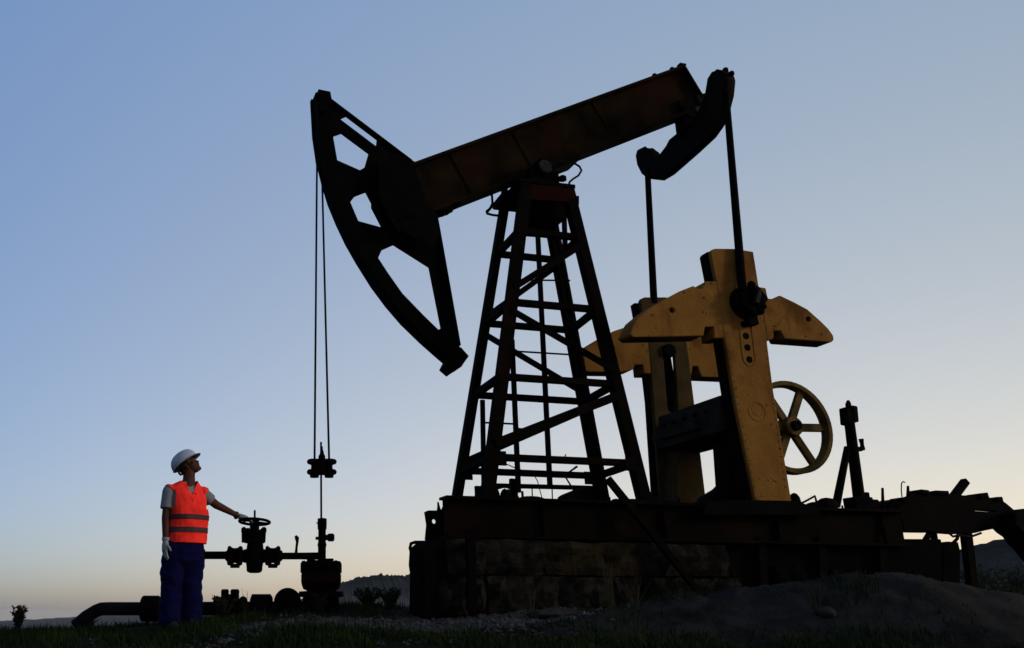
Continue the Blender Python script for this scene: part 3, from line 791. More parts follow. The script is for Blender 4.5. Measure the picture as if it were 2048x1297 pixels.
link('gearbox_pedestal', plate(pd, [], 0.3, xz(-0.5)), M_IRON, PJ, 0.006)
pd2 = [P2(a, b, 0.62) for a, b in ((1345, 860), (1380, 860), (1398, 1008), (1340, 1008))]
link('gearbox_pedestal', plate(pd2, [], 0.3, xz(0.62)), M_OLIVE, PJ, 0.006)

# ---- flywheel
fwc = on_y(1578, 855, -0.30)
fwr = (on_y(1586, 762, -0.30).z - on_y(1586, 945, -0.30).z) / 2
fw = empty('flywheel', (0, 0, 0)); fw.parent = PJ
rimp = [(-0.07, fwr), (0.07, fwr), (0.07, fwr - 0.055), (0.02, fwr - 0.075), (-0.02, fwr - 0.075), (-0.07, fwr - 0.055)]
m = MB(); n = 48; vs, fs = [], []
for i in range(n):
    t = 2 * math.pi * i / n
    for h, r in rimp: vs.append((fwc.x + r * math.cos(t), fwc.y + h, fwc.z + r * math.sin(t)))
for i in range(n):
    for j in range(6): fs.append((i * 6 + j, ((i + 1) % n) * 6 + j, ((i + 1) % n) * 6 + (j + 1) % 6, i * 6 + (j + 1) % 6))
m.add(vs, fs).build('rim', M_WHEEL, fw, 0.004)
for k in range(6):
    t = math.radians(2 + 60 * k)
    d = Vector((math.cos(t), 0, math.sin(t)))
    MB().sweep(fwc + d * 0.07, fwc + d * (fwr - 0.05), [(-0.045, -0.03), (0.045, -0.03), (0.055, 0), (0.045, 0.03), (-0.045, 0.03), (-0.055, 0)], (0, 1, 0)).build('spoke', M_WHEEL, fw, 0.006)
MB().lathe((fwc.x, fwc.y - 0.11, fwc.z), (0, 1, 0), [(0, 0.115), (0.02, 0.125), (0.2, 0.125), (0.22, 0.115)], 20).build('hub', M_WHEEL, fw)
MB().lathe((fwc.x, fwc.y - 0.16, fwc.z), (0, 1, 0), [(0, 0.06), (0.1, 0.07)], 16).build('shaft_end', M_IRON, fw)
MB().lathe((fwc.x, fwc.y, fwc.z), (0, 1, 0), [(0, 0.05), (0.6, 0.05)], 12).build('drive_shaft', M_IRON, fw)
MB().bar(Vector((fwc.x - 0.55, 0.25, fwc.z)), Vector((fwc.x + 0.05, 0.25, fwc.z)), 0.2, 0.18).build('bearing_arm', M_IRON, fw)

# ---- brake post with brace at the rear of the base
bp = empty('brake_post', (0, 0, 0)); bp.parent = PJ
BYP = -0.6
MB().tube([on_y(1697, 830, BYP), on_y(1720, 1012, BYP)], [0.058, 0.068], 12).build('post', M_IRON, bp, 0, True)
MB().box(on_y(1691, 833, BYP), (0.085, 0.12, 0.22), Matrix.Rotation(0.1, 3, 'Y')).box(on_y(1704, 829, BYP), (0.085, 0.13, 0.21), Matrix.Rotation(0.1, 3, 'Y')).build('clamp_block', M_IRON, bp, 0.02)
MB().tube([on_y(1697, 820, BYP), on_y(1696.5, 808, BYP), on_y(1696.5, 801, BYP)], [0.03, 0.034, 0.016], 8).build('top_knob', M_IRON, bp)
MB().tube([on_y(1695, 895, BYP), on_y(1672, 1012, BYP)], [0.04, 0.048], 10).build('brace', M_IRON, bp, 0, True)
MB().tube([on_y(1706, 899, BYP), on_y(1722, 898, BYP), on_y(1726, 895, BYP)], 0.03, 8).tube([on_y(1725, 900, BYP), on_y(1724, 888, BYP), on_y(1722, 878, BYP)], [0.03, 0.022, 0.03], 8).build('side_lever', M_IRON, bp, 0, True)
MB().box(on_y(1717, 1008, BYP), (0.26, 0.2, 0.15)).box(on_y(1738, 1010, BYP), (0.16, 0.16, 0.12)).box(on_y(1731, 1000, BYP), (0.06, 0.1, 0.18)).build('footing', M_IRON, bp, 0.01)
MB().tube([on_y(*q, -0.8) for q in ((1588, 1012), (1610, 1003), (1630, 992), (1632, 1000), (1634, 1014))], 0.012, 8).build('bent_handle', M_IRON, PJ, 0, True)
MB().tube([on_y(1765, 976, -0.8), on_y(1766, 1020, -0.8)], [0.014, 0.02], 8).build('stub_rod', M_IRON, PJ)
for px, py, sx, sz in ((1655, 1009, 0.3, 0.08), (1640, 1012, 0.4, 0.05), (1590, 1003, 0.12, 0.1), (1312, 1000, 0.05, 0.12), (1300, 1003, 0.3, 0.08), (1010, 996, 0.1, 0.1), (1530, 996, 0.05, 0.12)):
    MB().ell(on_y(px, py, -0.85), (sx / 2, 0.07, sz), 10, 6).build('grease_lump', M_IRON, PJ)

# ------------------------------------------------------------------ foundation of stone blocks
fd = empty('stone_foundation', WELL, THETA)
tag(fd, 'rough grey stone block foundation under the left base rail', 'foundation')
FX0, FX1 = on_y(893, 1090, -BY).x, on_y(1440, 1090, -BY).x
gz = float(ground_z(*( (WELL + U * 2 - V * 1.0).xy ))) - 0.05
def stone(x0, x1, z0, z1, m, y0, seed):
    r = random.Random(seed)
    n, k = 9, 6
    vs, fs = [], []
    sk = [r.uniform(-0.05, 0.05) for _ in range(4)]
    for j in range(k):
        for i in range(n):
            u, v = i / (n - 1), j / (k - 1)
            edge = i in (0, n - 1) or j in (0, k - 1)
            dx = sk[0] * v * (1 - u) * 0.5 + sk[1] * v * u * 0.5
            q = Vector((x0 + (x1 - x0) * u + dx + (r.uniform(-.018, .018) if not edge else r.uniform(-.006, .006)), 0, z0 + (z1 - z0) * v + r.uniform(-.01, .01)))
            g = Vector((q.x * 5, seed * 1.7, q.z * 5))
            pr = (0.012 if edge else 0.05) + 0.07 * noise.noise(g) + 0.04 * noise.noise(g * 2.7) + r.uniform(-.012, .012)
            vs.append((q.x, y0 - pr, q.z))
    b = len(vs)
    for j in range(k):
        for i in range(n):
            if i in (0, n - 1) or j in (0, k - 1): pass
    fs = [(j * n + i, j * n + i + 1, (j + 1) * n + i + 1, (j + 1) * n + i) for j in range(k - 1) for i in range(n - 1)]
    border = [i for i in range(n)] + [j * n + n - 1 for j in range(1, k)] + [(k - 1) * n + i for i in range(n - 2, -1, -1)] + [j * n for j in range(k - 2, 0, -1)]
    bs = len(vs)
    for i in border: vs.append((vs[i][0], y0 + 0.35, vs[i][2]))
    for i in range(len(border)):
        a, c = border[i], border[(i + 1) % len(border)]
        fs.append((a, c, bs + (i + 1) % len(border), bs + i))
    return MB().add(vs, fs)
zmid = on_y(1150, 1152, -BY).z
rows = [(zmid + 0.008, BBOT - 0.012), (gz, zmid - 0.008)]
sd = 1
for ri, (z0, z1) in enumerate(rows):
    x = FX0 - (0.0 if ri == 0 else 0.1)
    while x < FX1:
        w = random.uniform(0.3, 1.25)
        mm = M_STONE_O if (ri == 0 and 0.95 < x - FX0 < 1.5) else M_STONE
        stone(x + 0.006, min(x + w, FX1 + 0.2) - 0.006, z0, z1 + (random.uniform(-0.05, 0.0) if ri == 0 else 0), mm, -BY + 0.02, sd).build('stone', mm, fd)
        x += w; sd += 1
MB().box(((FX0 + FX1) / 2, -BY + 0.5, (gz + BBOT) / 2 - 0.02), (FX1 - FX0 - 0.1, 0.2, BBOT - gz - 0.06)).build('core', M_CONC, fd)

cbk = empty('concrete_footing', WELL, THETA)
tag(cbk, 'black tarred concrete footing at the left end under the base', 'footing')
cx0, cx1 = on_y(819, 1100, -0.7).x, on_y(900, 1100, -0.7).x
blk = [P2(a, b, -0.55) for a, b in ((817, 1235), (819, 1150), (816, 1130), (818, 1098), (830, 1088), (846, 1084), (852, 1078), (930, 1080), (930, 1235))]
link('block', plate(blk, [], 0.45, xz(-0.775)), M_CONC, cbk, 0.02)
MB().tube([on_y(*q, -0.6) for q in ((823, 1106), (820, 1096), (822, 1087), (830, 1084.5), (851, 1084.5))], 0.018, 8).build('lifting_loop', M_IRON, cbk, 0, True)
MB().bar(on_y(941, 1078, -1.12), on_y(943, 1222, -1.12), 0.09, 0.07, (0, 1, 0)).build('corner_post', M_IRON, cbk, 0.004)

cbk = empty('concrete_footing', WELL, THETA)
tag(cbk, 'long concrete footing with deep shade put into its black colour, under the rear of the base behind the mound', 'footing')
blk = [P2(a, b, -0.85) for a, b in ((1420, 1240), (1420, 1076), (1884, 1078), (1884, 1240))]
link('block', plate(blk, [], 1.5, xz(-0.10)), M_CONC, cbk, 0.02)  # deep shade of the recess under the base, painted as black concrete
for px in (1520, 1640, 1760):
    MB().bar(on_y(px, 1074, -0.9), on_y(px + 6, 1200, -0.9), 0.1, 0.08, (0, 1, 0)).build('steel_post', M_IRON, cbk, 0.004)
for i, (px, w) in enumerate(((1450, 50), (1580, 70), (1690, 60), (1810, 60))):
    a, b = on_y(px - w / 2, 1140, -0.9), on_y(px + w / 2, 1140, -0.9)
    stone(a.x, b.x, on_y(px, 1190, -0.9).z, on_y(px, 1125 + 6 * i, -0.9).z, M_STONE, -0.88, 90 + i).build('stone', M_CONC, cbk)  # stones coloured with the same painted shade

# ------------------------------------------------------------------ motor skid at the right
ms = empty('motor_skid', WELL, THETA)
tag(ms, 'black steel motor skid on thin legs behind the base at the far right', 'motor skid')
MY = -0.5
dk = [P2(a, b, MY) for a, b in ((1788, 1020), (1795, 1000), (1814, 994), (1830, 987), (1860, 988), (1900, 991), (1945, 993), (1990, 999), (2003, 1008), (2050, 1048), (2110, 1100), (2080, 1104), (2030, 1086), (2005, 1054), (1985, 1057), (1960, 1062), (1940, 1067), (1905, 1068), (1850, 1064), (1800, 1062))]
slit = [[P2(a, b, MY) for a, b in ((1938, 1019), (1986, 1022.5), (1985, 1026), (1940, 1023))]]
link('deck', plate(dk, slit, 0.14, xz(MY)), M_IRON, ms, 0.008)
dk2 = [P2(a, b, MY) for a, b in ((1795, 1004), (1830, 992), (1900, 996), (1985, 1004), (1988, 1015), (1930, 1014), (1925, 1058), (1800, 1056))]
link('deck_core', plate(dk2, [], 0.5, xz(MY + 0.35)), M_IRON, ms)
MB().bar(on_y(1904, 998, MY), on_y(1931, 962, MY), 0.085, 0.085, (0, 1, 0)).build('exhaust_stub', M_IRON, ms, 0.01)
MB().bar(on_y(1931, 1060, MY), on_y(1946, 1185, MY), 0.10, 0.09, (0, 1, 0)).build('leg', M_IRON, ms)
MB().bar(on_y(1866, 1060, MY), on_y(1872, 1100, MY), 0.055, 0.055, (0, 1, 0)).build('leg', M_IRON, ms)
MB().bar(on_y(1862, 1062, MY), on_y(1845, 1090, MY), 0.05, 0.05, (0, 1, 0)).build('brace', M_IRON, ms)
MB().tube([on_y(*q, MY) for q in ((1918, 1064), (1914, 1078), (1904, 1088), (1893, 1092), (1880, 1094))], 0.02, 8).build('hose', M_CABLE, ms, 0, True)
MB().tube([on_y(1816, 996, MY), on_y(1816, 972, MY)], [0.022, 0.014], 8).build('stub_rod', M_IRON, ms)
MB().tube([on_y(*q, MY) for q in ((1804, 994), (1802.5, 980), (1803, 967), (1806, 963), (1810, 965))], 0.008, 6).build('bent_wire', M_CABLE, ms)
mc = [P2(a, b, MY - 0.2) for a, b in ((2018, 1030), (2026, 1022), (2040, 1018), (2075, 1016), (2110, 1024), (2110, 1090), (2060, 1092), (2044, 1070), (2032, 1062), (2020, 1050))]
link('motor_housing', plate(mc, [], 0.35, xz(MY - 0.1)), M_IRON, ms, 0.02)
MB().bar(on_y(2000, 1050, MY), on_y(2056, 1118, MY), 0.10, 0.08, (0, 1, 0)).build('brace', M_IRON, ms, 0.004)
for px, py, w, h in ((1838, 986, 0.12, 0.06), (1872, 987, 0.2, 0.05), (1955, 993, 0.14, 0.07), (1986, 1000, 0.1, 0.06), (1800, 1002, 0.1, 0.08)):
    MB().box(on_y(px, py, MY), (w, 0.2, h), Matrix.Rotation(0.06 * (px % 5 - 2), 3, 'Y')).build('bracket', M_IRON, ms, 0.008)
MB().tube([on_y(*q, MY - 0.1) for q in ((1898, 1066), (1906, 1073), (1920, 1070), (1940, 1074), (1962, 1066))], 0.014, 7).build('cable', M_CABLE, ms, 0, True)
bx = [P2(a, b, MY) for a, b in ((1850, 1200), (1852, 1098), (1860, 1086), (1880, 1087), (1884, 1102), (1884, 1200))]
link('support_block', plate(bx, [], 0.5, xz(MY)), M_CONC, ms)

# ------------------------------------------------------------------ wellhead and flow line (all stand in the plane of the well)
def W(px, py, d=WELL_D): return world_at(px, py, d)
def wheight(py, d=WELL_D): return world_at(642, py, d).z
def col(name, cpx, prof_px, m, parent, d=WELL_D, n=16, bevel=0):
    """vertical turned column: profile given as (pixel row, half width in pixels)"""
    c = W(cpx, prof_px[0][0], d); base = parent.matrix_world.translation if parent else Vector()
    pr = []
    for py, hw in prof_px:
        a, b = W(cpx - hw, py, d), W(cpx + hw, py, d)
        pr.append((a.z, (b.x - a.x) / 2))
    pr.sort(key=lambda q: q[0])
    o0 = Vector((W(cpx, prof_px[len(prof_px) // 2][0], d).x, d, 0)) - OFF(parent)
    return MB().lathe(o0, (0, 0, 1), pr, n).build(name, m, parent, 0, True)
def OFF(parent):
    v = Vector()
    while parent: v += parent.location; parent = parent.parent
    return v
def hpipe(name, prof_px, cy, m, parent, d=WELL_D, n=16):
    """horizontal turned pipe along world X: profile (pixel column, half height in pixels)"""
    pr = []
    for px, hh in prof_px:
        a, b = W(px, cy - hh, d), W(px, cy + hh, d)
        pr.append((a.x, (a.z - b.z) / 2))
    z = W(prof_px[0][0], cy, d).z
    return MB().lathe(Vector((0, d, z)) - OFF(parent), (1, 0, 0), pr, n).build(name, m, parent, 0, True)

wh = empty('wellhead', (WELL.x, WELL.y, 0))
tag(wh, 'black oil wellhead with polished rod entering its stuffing box', 'wellhead')
MB().tube([W(642, 884, WELL_D) - OFF(wh), W(642.5, 1040, WELL_D) - OFF(wh)], 0.0115, 10).build('polished_rod', M_IRON, wh, 0, True)
sb = col('stuffing_box', 644, [(1036, 3), (1037, 9), (1045, 9.4), (1058, 9), (1060, 7.6), (1085, 7.8), (1088, 9), (1092, 9), (1094, 8), (1124, 8)], M_IRON, wh)
MB().tube([W(650, 1075) - OFF(wh), W(655, 1075) - OFF(wh), W(656, 1075) - OFF(wh), W(666, 1075) - OFF(wh), W(669, 1075) - OFF(wh)], [0.03, 0.03, 0.042, 0.044, 0.028], 12).build('side_plug', M_IRON, wh, 0, True)
MB().tube([W(637, 1076.5) - OFF(wh), W(631, 1076.5) - OFF(wh)], 0.017, 8).tube([W(637, 1046) - OFF(wh), W(633, 1046) - OFF(wh)], 0.008, 8).build('bleed_screw', M_IRON, wh)
tb = col('casing_head', 642, [(1121, 20), (1127, 22), (1129, 36), (1136, 39.5), (1168, 39.5), (1178, 36), (1182, 28), (1183, 44), (1190, 46), (1193, 46), (1195, 36), (1225, 38), (1240, 40)], M_IRON, wh, n=20)
MB().lathe(Vector((0, 0, W(642, 1165).z)), (0, 0, 1), [(0, 0.2105), (0.004, 0.214), (0.083, 0.214), (0.087, 0.2105)], 24).build('red_band', M_RED, tb, 0, True)['label'] = 'dark red painted band round the casing head'
for k in range(8):
    an = k * math.pi / 4 + 0.2
    MB().lathe(Vector((0.19 * math.cos(an), 0.19 * math.sin(an), W(642, 1140).z)), (0, 0, 1), [(-0.03, 0.035), (0.06, 0.035), (0.075, 0.03), (0.095, 0.016)], 8).build('stud_nut', M_IRON, tb)
for dx, py, w in ((-20, 1124, 8), (16, 1123, 9)):
    MB().box(W(642 + dx, py) - OFF(wh), (w / 90, 0.1, 0.06)).build('lock_lug', M_IRON, wh, 0.008)
hpipe('flow_tee', [(558, 7), (600, 7), (618, 7.2), (634, 7.4), (640, 8)], 1112, M_IRON, wh)
MB().tube([W(592, 1108) - OFF(wh), W(593, 1095) - OFF(wh), W(594.5, 1084) - OFF(wh), W(594, 1076) - OFF(wh), W(591, 1071.5) - OFF(wh)], [0.017, 0.013, 0.015, 0.024, 0.013], 8).build('sample_cock', M_IRON, wh, 0, True)

gv = empty('gate_valve', (W(509, 1112).x, WELL_D, 0))
tag(gv, 'black iron gate valve with round handwheel under the gloved hand', 'valve')
col('body', 509, [(1085, 14), (1088, 16), (1096, 17), (1128, 17), (1134, 16), (1140, 16), (1144, 14), (1146, 9)], M_IRON, gv)
hpipe('end_flange', [(480, 12), (486, 12), (490, 14), (528, 14), (534, 12), (540, 12)], 1112, M_IRON, gv)
bo_ = col('bonnet', 508, [(1060, 16), (1064, 20), (1074, 21), (1078, 19), (1080, 20), (1086, 19)], M_IRON, gv, n=10)
for dx in (-20, -14, 16, 20):
    MB().lathe(W(508 + dx, 1086) - OFF(gv) + Vector((0, 0.06 * (1 if dx in (-14, 16) else -1), 0)), (0, 0, 1), [(0, 0.02), (0.10, 0.024), (0.12, 0.03), (0.15, 0.028), (0.165, 0.012)], 8).build('stud_nut', M_IRON, bo_)
col('yoke', 509, [(1044, 8), (1049, 10), (1056, 9.5), (1062, 10), (1066, 11)], M_IRON, gv)
MB().tube([W(509.5, 1020.5) - OFF(gv), W(509.5, 1050) - OFF(gv)], 0.0115, 10).build('stem', M_IRON, gv, 0, True)
hw = empty('handwheel', W(509, 1043.5) - OFF(gv)); hw.parent = gv; hw.rotation_euler = (math.radians(-6), math.radians(2), 0)
MB().torus((0, 0, 0), (0, 0, 1), 0.165, 0.0155, 40, 10).build('rim', M_IRON, hw, 0, True)
for k in range(4):
    an = k * math.pi / 2 + 0.5
    MB().tube([(0.03 * math.cos(an), 0.03 * math.sin(an), 0), (0.16 * math.cos(an), 0.16 * math.sin(an), 0)], 0.012, 8).build('spoke', M_IRON, hw)
MB().lathe((0, 0, -0.03), (0, 0, 1), [(0, 0.04), (0.05, 0.045), (0.06, 0.03)], 12).build('hub', M_IRON, hw)

def union(cpx, label):
    u = empty('hammer_union', (W(cpx, 1112).x, WELL_D, 0))
    tag(u, label, 'pipe union', 'hammer unions beside the gate valve')
    hpipe('wing_nut', [(cpx - 15, 15), (cpx - 14, 19), (cpx - 10, 20.5), (cpx - 6, 17), (cpx, 14.5), (cpx + 6, 17), (cpx + 10, 20.5), (cpx + 14, 19), (cpx + 15, 15)], 1111.5, M_IRON, u, n=12)
    hpipe('sleeve', [(cpx - 19, 9), (cpx - 17, 11), (cpx + 17, 11), (cpx + 19, 9)], 1111.5, M_IRON, u)
    for k in range(3):
        an = k * 2 * math.pi / 3 + 0.6
        MB().box(W(cpx, 1111.5) - OFF(u) + Vector((0, 0.105 * math.cos(an), 0.105 * math.sin(an))), (0.10, 0.045, 0.045), Matrix.Rotation(an, 3, 'X')).build('hammer_lug', M_IRON, u, 0.008)
union(470.5, 'black hammer union on the pipe left of the gate valve')
union(546, 'black hammer union on the pipe right of the gate valve')
fp = empty('flow_pipe', (W(425, 1112).x, WELL_D, 0))
tag(fp, 'short black flow pipe running behind the worker at waist height', 'pipe')
MB().tube([q - OFF(fp) for q in (W(352, 1225), W(352, 1135), W(353, 1122), W(358, 1113), W(368, 1110.5), W(404, 1110.5), W(455, 1110.5))], 0.0415, 14).build('pipe', M_IRON, fp, 0, True)
hpipe('flange', [(401, 11), (402, 12.5), (409, 12.5), (410, 11)], 1110.5, M_IRON, fp)

gp = empty('ground_pipeline', (W(300, 1218, 9.95).x, 9.95, 0))
tag(gp, 'thick black pipeline with collars lying low along the grass behind the worker', 'pipeline')
GD = 9.95
pts = [W(150, 1252, GD), W(172, 1234, GD), W(192, 1222, GD), W(202, 1218, GD), W(216, 1217.5, GD), W(300, 1217.5, GD), W(460, 1217, GD), W(650, 1216, GD)]
MB().tube([q - OFF(gp) for q in pts], [0.066, 0.068, 0.068, 0.068, 0.068, 0.068, 0.07, 0.07], 16).build('pipe', M_BLUEGREY, gp, 0, True)
hpipe('collar', [(284, 22), (287, 26), (318, 26), (322, 22)], 1217, M_IRON, gp, GD)
hpipe('collar', [(501, 18), (504, 26), (541, 26), (545, 20)], 1214, M_IRON, gp, GD)
hpipe('collar', [(440, 12), (444, 20), (474, 20), (478, 12)], 1208, M_IRON, gp, GD)
q = W(575, 1204, GD) - OFF(gp)
MB().ell(q, (0.145, 0.14, 0.145), 22, 14).build('ball_housing', M_IRON, gp, 0, True)
for px, r in ((449, 7.5), (469, 8.5)):
    MB().lathe(W(px, 1208, GD) - OFF(gp), (0, 0, 1), [(0, r / 190), (0.11, r / 185), (0.13, r / 175), (0.15, r / 230)], 10).build('stud_nut', M_IRON, gp, 0, True)
for px in (435, 486):
    MB().ell(W(px, 1205, GD) - OFF(gp), (0.05, 0.06, 0.065), 10, 8).build('bolt_head', M_IRON, gp)

# ------------------------------------------------------------------ worker
PD = 9.5
foot = Vector((world_at(362, 1250, PD).x, PD, float(ground_z(world_at(362, 1250, PD).x, PD)) + 0.0))
man = empty('person', foot)
tag(man, 'worker in white hard hat, orange vest and blue trousers with a hand on the valve', 'person')
def B(px, py, dy=0.0): return world_at(px, py, PD + dy) - foot
YAW = math.radians(32)                               # chest turned to the right of the camera
fwd = Vector((math.sin(YAW), -math.cos(YAW), 0)); lef = Vector((math.cos(YAW), math.sin(YAW), 0))
def ring(c, a, b, n=20, f=fwd, l=lef, tilt=0.0, p=2.3):
    out = []
    for k in range(n):
        t = 2 * math.pi * k / n
        ct, st = math.cos(t), math.sin(t)
        x = math.copysign(abs(ct) ** (2 / p), ct) * a; y = math.copysign(abs(st) ** (2 / p), st) * b
        out.append(Vector(c) + l * x + f * y + Vector((0, 0, tilt * x)))
    return out
def limb(mb, pts, rad, n=14):
    mb.tube(pts, rad, n)
    for q, r in zip(pts, rad): mb.ell(q, (r * 0.99,) * 3, n, 8)
    return mb
def fuse(name, mb, voxel, material, parent, smooth_it=3, keep=None):
    me = mb.mesh(name)
    o = bpy.data.objects.new(name, me); COL.objects.link(o)
    r = o.modifiers.new('fuse', 'REMESH'); r.mode = 'VOXEL'; r.voxel_size = voxel; r.use_smooth_shade = True
    if smooth_it:
        s = o.modifiers.new('relax', 'SMOOTH'); s.factor = 0.5; s.iterations = smooth_it
    dg = bpy.context.evaluated_depsgraph_get()
    m2 = bpy.data.meshes.new_from_object(o.evaluated_get(dg))
    bpy.data.objects.remove(o); bpy.data.meshes.remove(me)
    m2.name = name
    if keep:
        bm = bmesh.new(); bm.from_mesh(m2)
        dele = [f for f in bm.faces if not keep(f.calc_center_median())]
        bmesh.ops.delete(bm, geom=dele, context='FACES')
        for _ in range(2):
            for v in [v for v in bm.verts if v.is_boundary]:
                nb = [e.other_vert(v).co for e in v.link_edges if e.is_boundary]
                if len(nb) == 2: v.co = v.co * 0.5 + (nb[0] + nb[1]) * 0.25
        bm.to_mesh(m2); bm.free()
    m2.materials.clear(); m2.materials.append(material)
    m2.polygons.foreach_set('use_smooth', [True] * len(m2.polygons))
    o = bpy.data.objects.new(name, m2); COL.objects.link(o); o.parent = parent
    return o

zt = lambda py: B(365, py).z
# skeleton points
PEL = B(371, 1092); WST = B(373, 1066); CHE = B(374, 1010); SHO = B(372, 978); NEK = B(378, 962, 0.0)
SR = Vector((0, 0, zt(985))) + Vector((B(372, 985).x, 0, 0)) - lef * 0.185
SL = Vector((0, 0, zt(985))) + Vector((B(372, 985).x, 0, 0)) + lef * 0.185
ELR, WRR = B(331.5, 1036, -0.13), B(331, 1084, -0.16)
ELL, WRL = B(433, 1010, 0.20), B(472, 1029.5, 0.40)
HAL = B(490, 1034, 0.47)
HIR, HIL = PEL - lef * 0.095 + Vector((0, 0, -0.02)), PEL + lef * 0.095 + Vector((0, 0, -0.02))
KNR, KNL = B(342, 1168, -0.06), B(382.5, 1168, 0.03)
ANR, ANL = B(340, 1240, -0.07), B(384, 1240, 0.05)
ANR.z = ANL.z = 0.09

# head frame: looks to the right of the picture and up
HP = math.radians(38); HYAW = math.radians(84)
hf0 = Vector((math.sin(HYAW), -math.cos(HYAW), 0)); hl = Vector((math.cos(HYAW), math.sin(HYAW), 0))
hf = hf0 * math.cos(HP) + Vector((0, 0, 1)) * math.sin(HP); hu = -hf0 * math.sin(HP) + Vector((0, 0, 1)) * math.cos(HP)
HO = B(377, 932)
HR = Matrix((hf, hl, hu)).transposed()
def HH(x, y, z): return HO + hf * x + hl * y + hu * z
b = MB()
def he(x, y, z, r): b.ell(HH(x, y, z), r, 16, 10, HR)
he(-0.012, 0, 0.045, (0.098, 0.076, 0.095))           # skull
he(0.030, 0, -0.025, (0.066, 0.060, 0.082))           # face
he(0.048, 0, -0.080, (0.044, 0.044, 0.034))           # jaw
he(0.078, 0, -0.098, (0.020, 0.024, 0.018))           # chin
he(0.078, 0, 0.026, (0.022, 0.050, 0.013))            # brow
he(0.102, 0, -0.026, (0.018, 0.015, 0.014))           # nose tip
b.tube([HH(0.085, 0, 0.012), HH(0.103, 0, -0.022)], [0.008, 0.013], 10)
he(0.088, 0, -0.055, (0.014, 0.024, 0.007)); he(0.087, 0, -0.068, (0.013, 0.022, 0.008))   # lips
for s in (-1, 1):
    he(-0.008, s * 0.076, -0.008, (0.019, 0.010, 0.032))
    he(0.055, s * 0.045, -0.018, (0.022, 0.018, 0.018))
limb(b, [HH(-0.025, 0, -0.05), B(378, 955), NEK, SHO], [0.062, 0.064, 0.068, 0.085])
b.loft([ring(PEL, 0.155, 0.105), ring(WST, 0.145, 0.10), ring(CHE, 0.165, 0.115), ring(SHO + Vector((0, 0, -0.03)), 0.165, 0.09), ring(SHO + Vector((0, 0, 0.015)), 0.09, 0.06)])
limb(b, [SR, ELR, WRR, WRR - Vector((0, 0, 0.05))], [0.052, 0.043, 0.031, 0.028])
limb(b, [SL, ELL, WRL, WRL + (WRL - ELL) * 0.2], [0.052, 0.044, 0.029, 0.027])
limb(b, [HIR, KNR, ANR], [0.078, 0.055, 0.042]); limb(b, [HIL, KNL, ANL], [0.078, 0.055, 0.042])
fuse('body', b, 0.0075, M_SKIN, man, 2)
# eyes, hair, moustache
for s in (-1, 1):
    MB().ell(HH(0.079, s * 0.031, 0.006), (0.007, 0.011, 0.006), 10, 8, HR).build('eye', M_SHIRT, man, 0, True)
hb = MB()
hb.ell(HH(-0.028, 0, 0.03), (0.088, 0.080, 0.09), 18, 12, HR); hb.ell(HH(-0.06, 0, -0.03), (0.045, 0.062, 0.05), 14, 10, HR)
for s in (-1, 1): hb.ell(HH(0.02, s * 0.070, 0.0), (0.016, 0.008, 0.04), 10, 8, HR)
fuse('hair', hb, 0.007, M_HAIR, man, 2)
mo = MB(); mo.ell(HH(0.096, 0, -0.047), (0.011, 0.027, 0.007), 12, 8, HR); mo.ell(HH(0.086, 0, -0.092), (0.012, 0.02, 0.014), 10, 8, HR)
mo.build('moustache', M_HAIR, man, 0, True)

# hard hat
hat = empty('hard_hat', (0, 0, 0)); hat.parent = man
HC = (-0.012, 0, 0.052)
vs, fs = [], []
n, m_ = 40, 12
for i in range(m_ + 1):
    ph = (math.pi / 2) * i / m_
    for k in range(n):
        t = 2 * math.pi * k / n
        r = math.cos(ph) ** 0.8
        ridge = 0.006 * max(0, 1 - abs(math.sin(t)) * 6) * math.cos(ph * 0.6)
        vs.append(HH(HC[0] + (0.150) * r * math.cos(t), 0.118 * r * math.sin(t), HC[2] + 0.126 * math.sin(ph) ** 0.92 + ridge))
for i in range(m_):
    for k in range(n): fs.append((i * n + k, i * n + (k + 1) % n, (i + 1) * n + (k + 1) % n, (i + 1) * n + k))
fs.append(tuple(range(m_ * n, (m_ + 1) * n)))
sh = MB().add(vs, fs).build('shell', M_HELMET, hat, 0, True)
sd_ = sh.modifiers.new('shell_thickness', 'SOLIDIFY'); sd_.thickness = 0.005; sd_.offset = -1
vs, fs = [], []
for i, (ex, dz) in enumerate(((0.0, 0.004), (1.0, -0.006), (1.0, -0.011), (0.0, -0.003))):
    for k in range(n):
        t = 2 * math.pi * k / n
        pk = max(0.0, math.cos(t)) ** 2.2
        e = ex * (0.008 + 0.034 * pk)
        vs.append(HH(HC[0] + (0.148 + e) * math.cos(t), (0.116 + e * 0.7) * math.sin(t), HC[2] + dz - 0.012 * ex * pk))
for i in range(4):
    for k in range(n): fs.append((i * n + k, i * n + (k + 1) % n, ((i + 1) % 4) * n + (k + 1) % n, ((i + 1) % 4) * n + k))
MB().add(vs, fs).build('brim', M_HELMET, hat, 0, True)
st = MB()
st.tube([HH(-0.075, -0.105, 0.035), HH(-0.115, -0.06, -0.01), HH(-0.12, 0, -0.022), HH(-0.115, 0.06, -0.01), HH(-0.075, 0.105, 0.035)], 0.011, 8)
st.build('nape_strap', M_GREY, hat, 0, True)

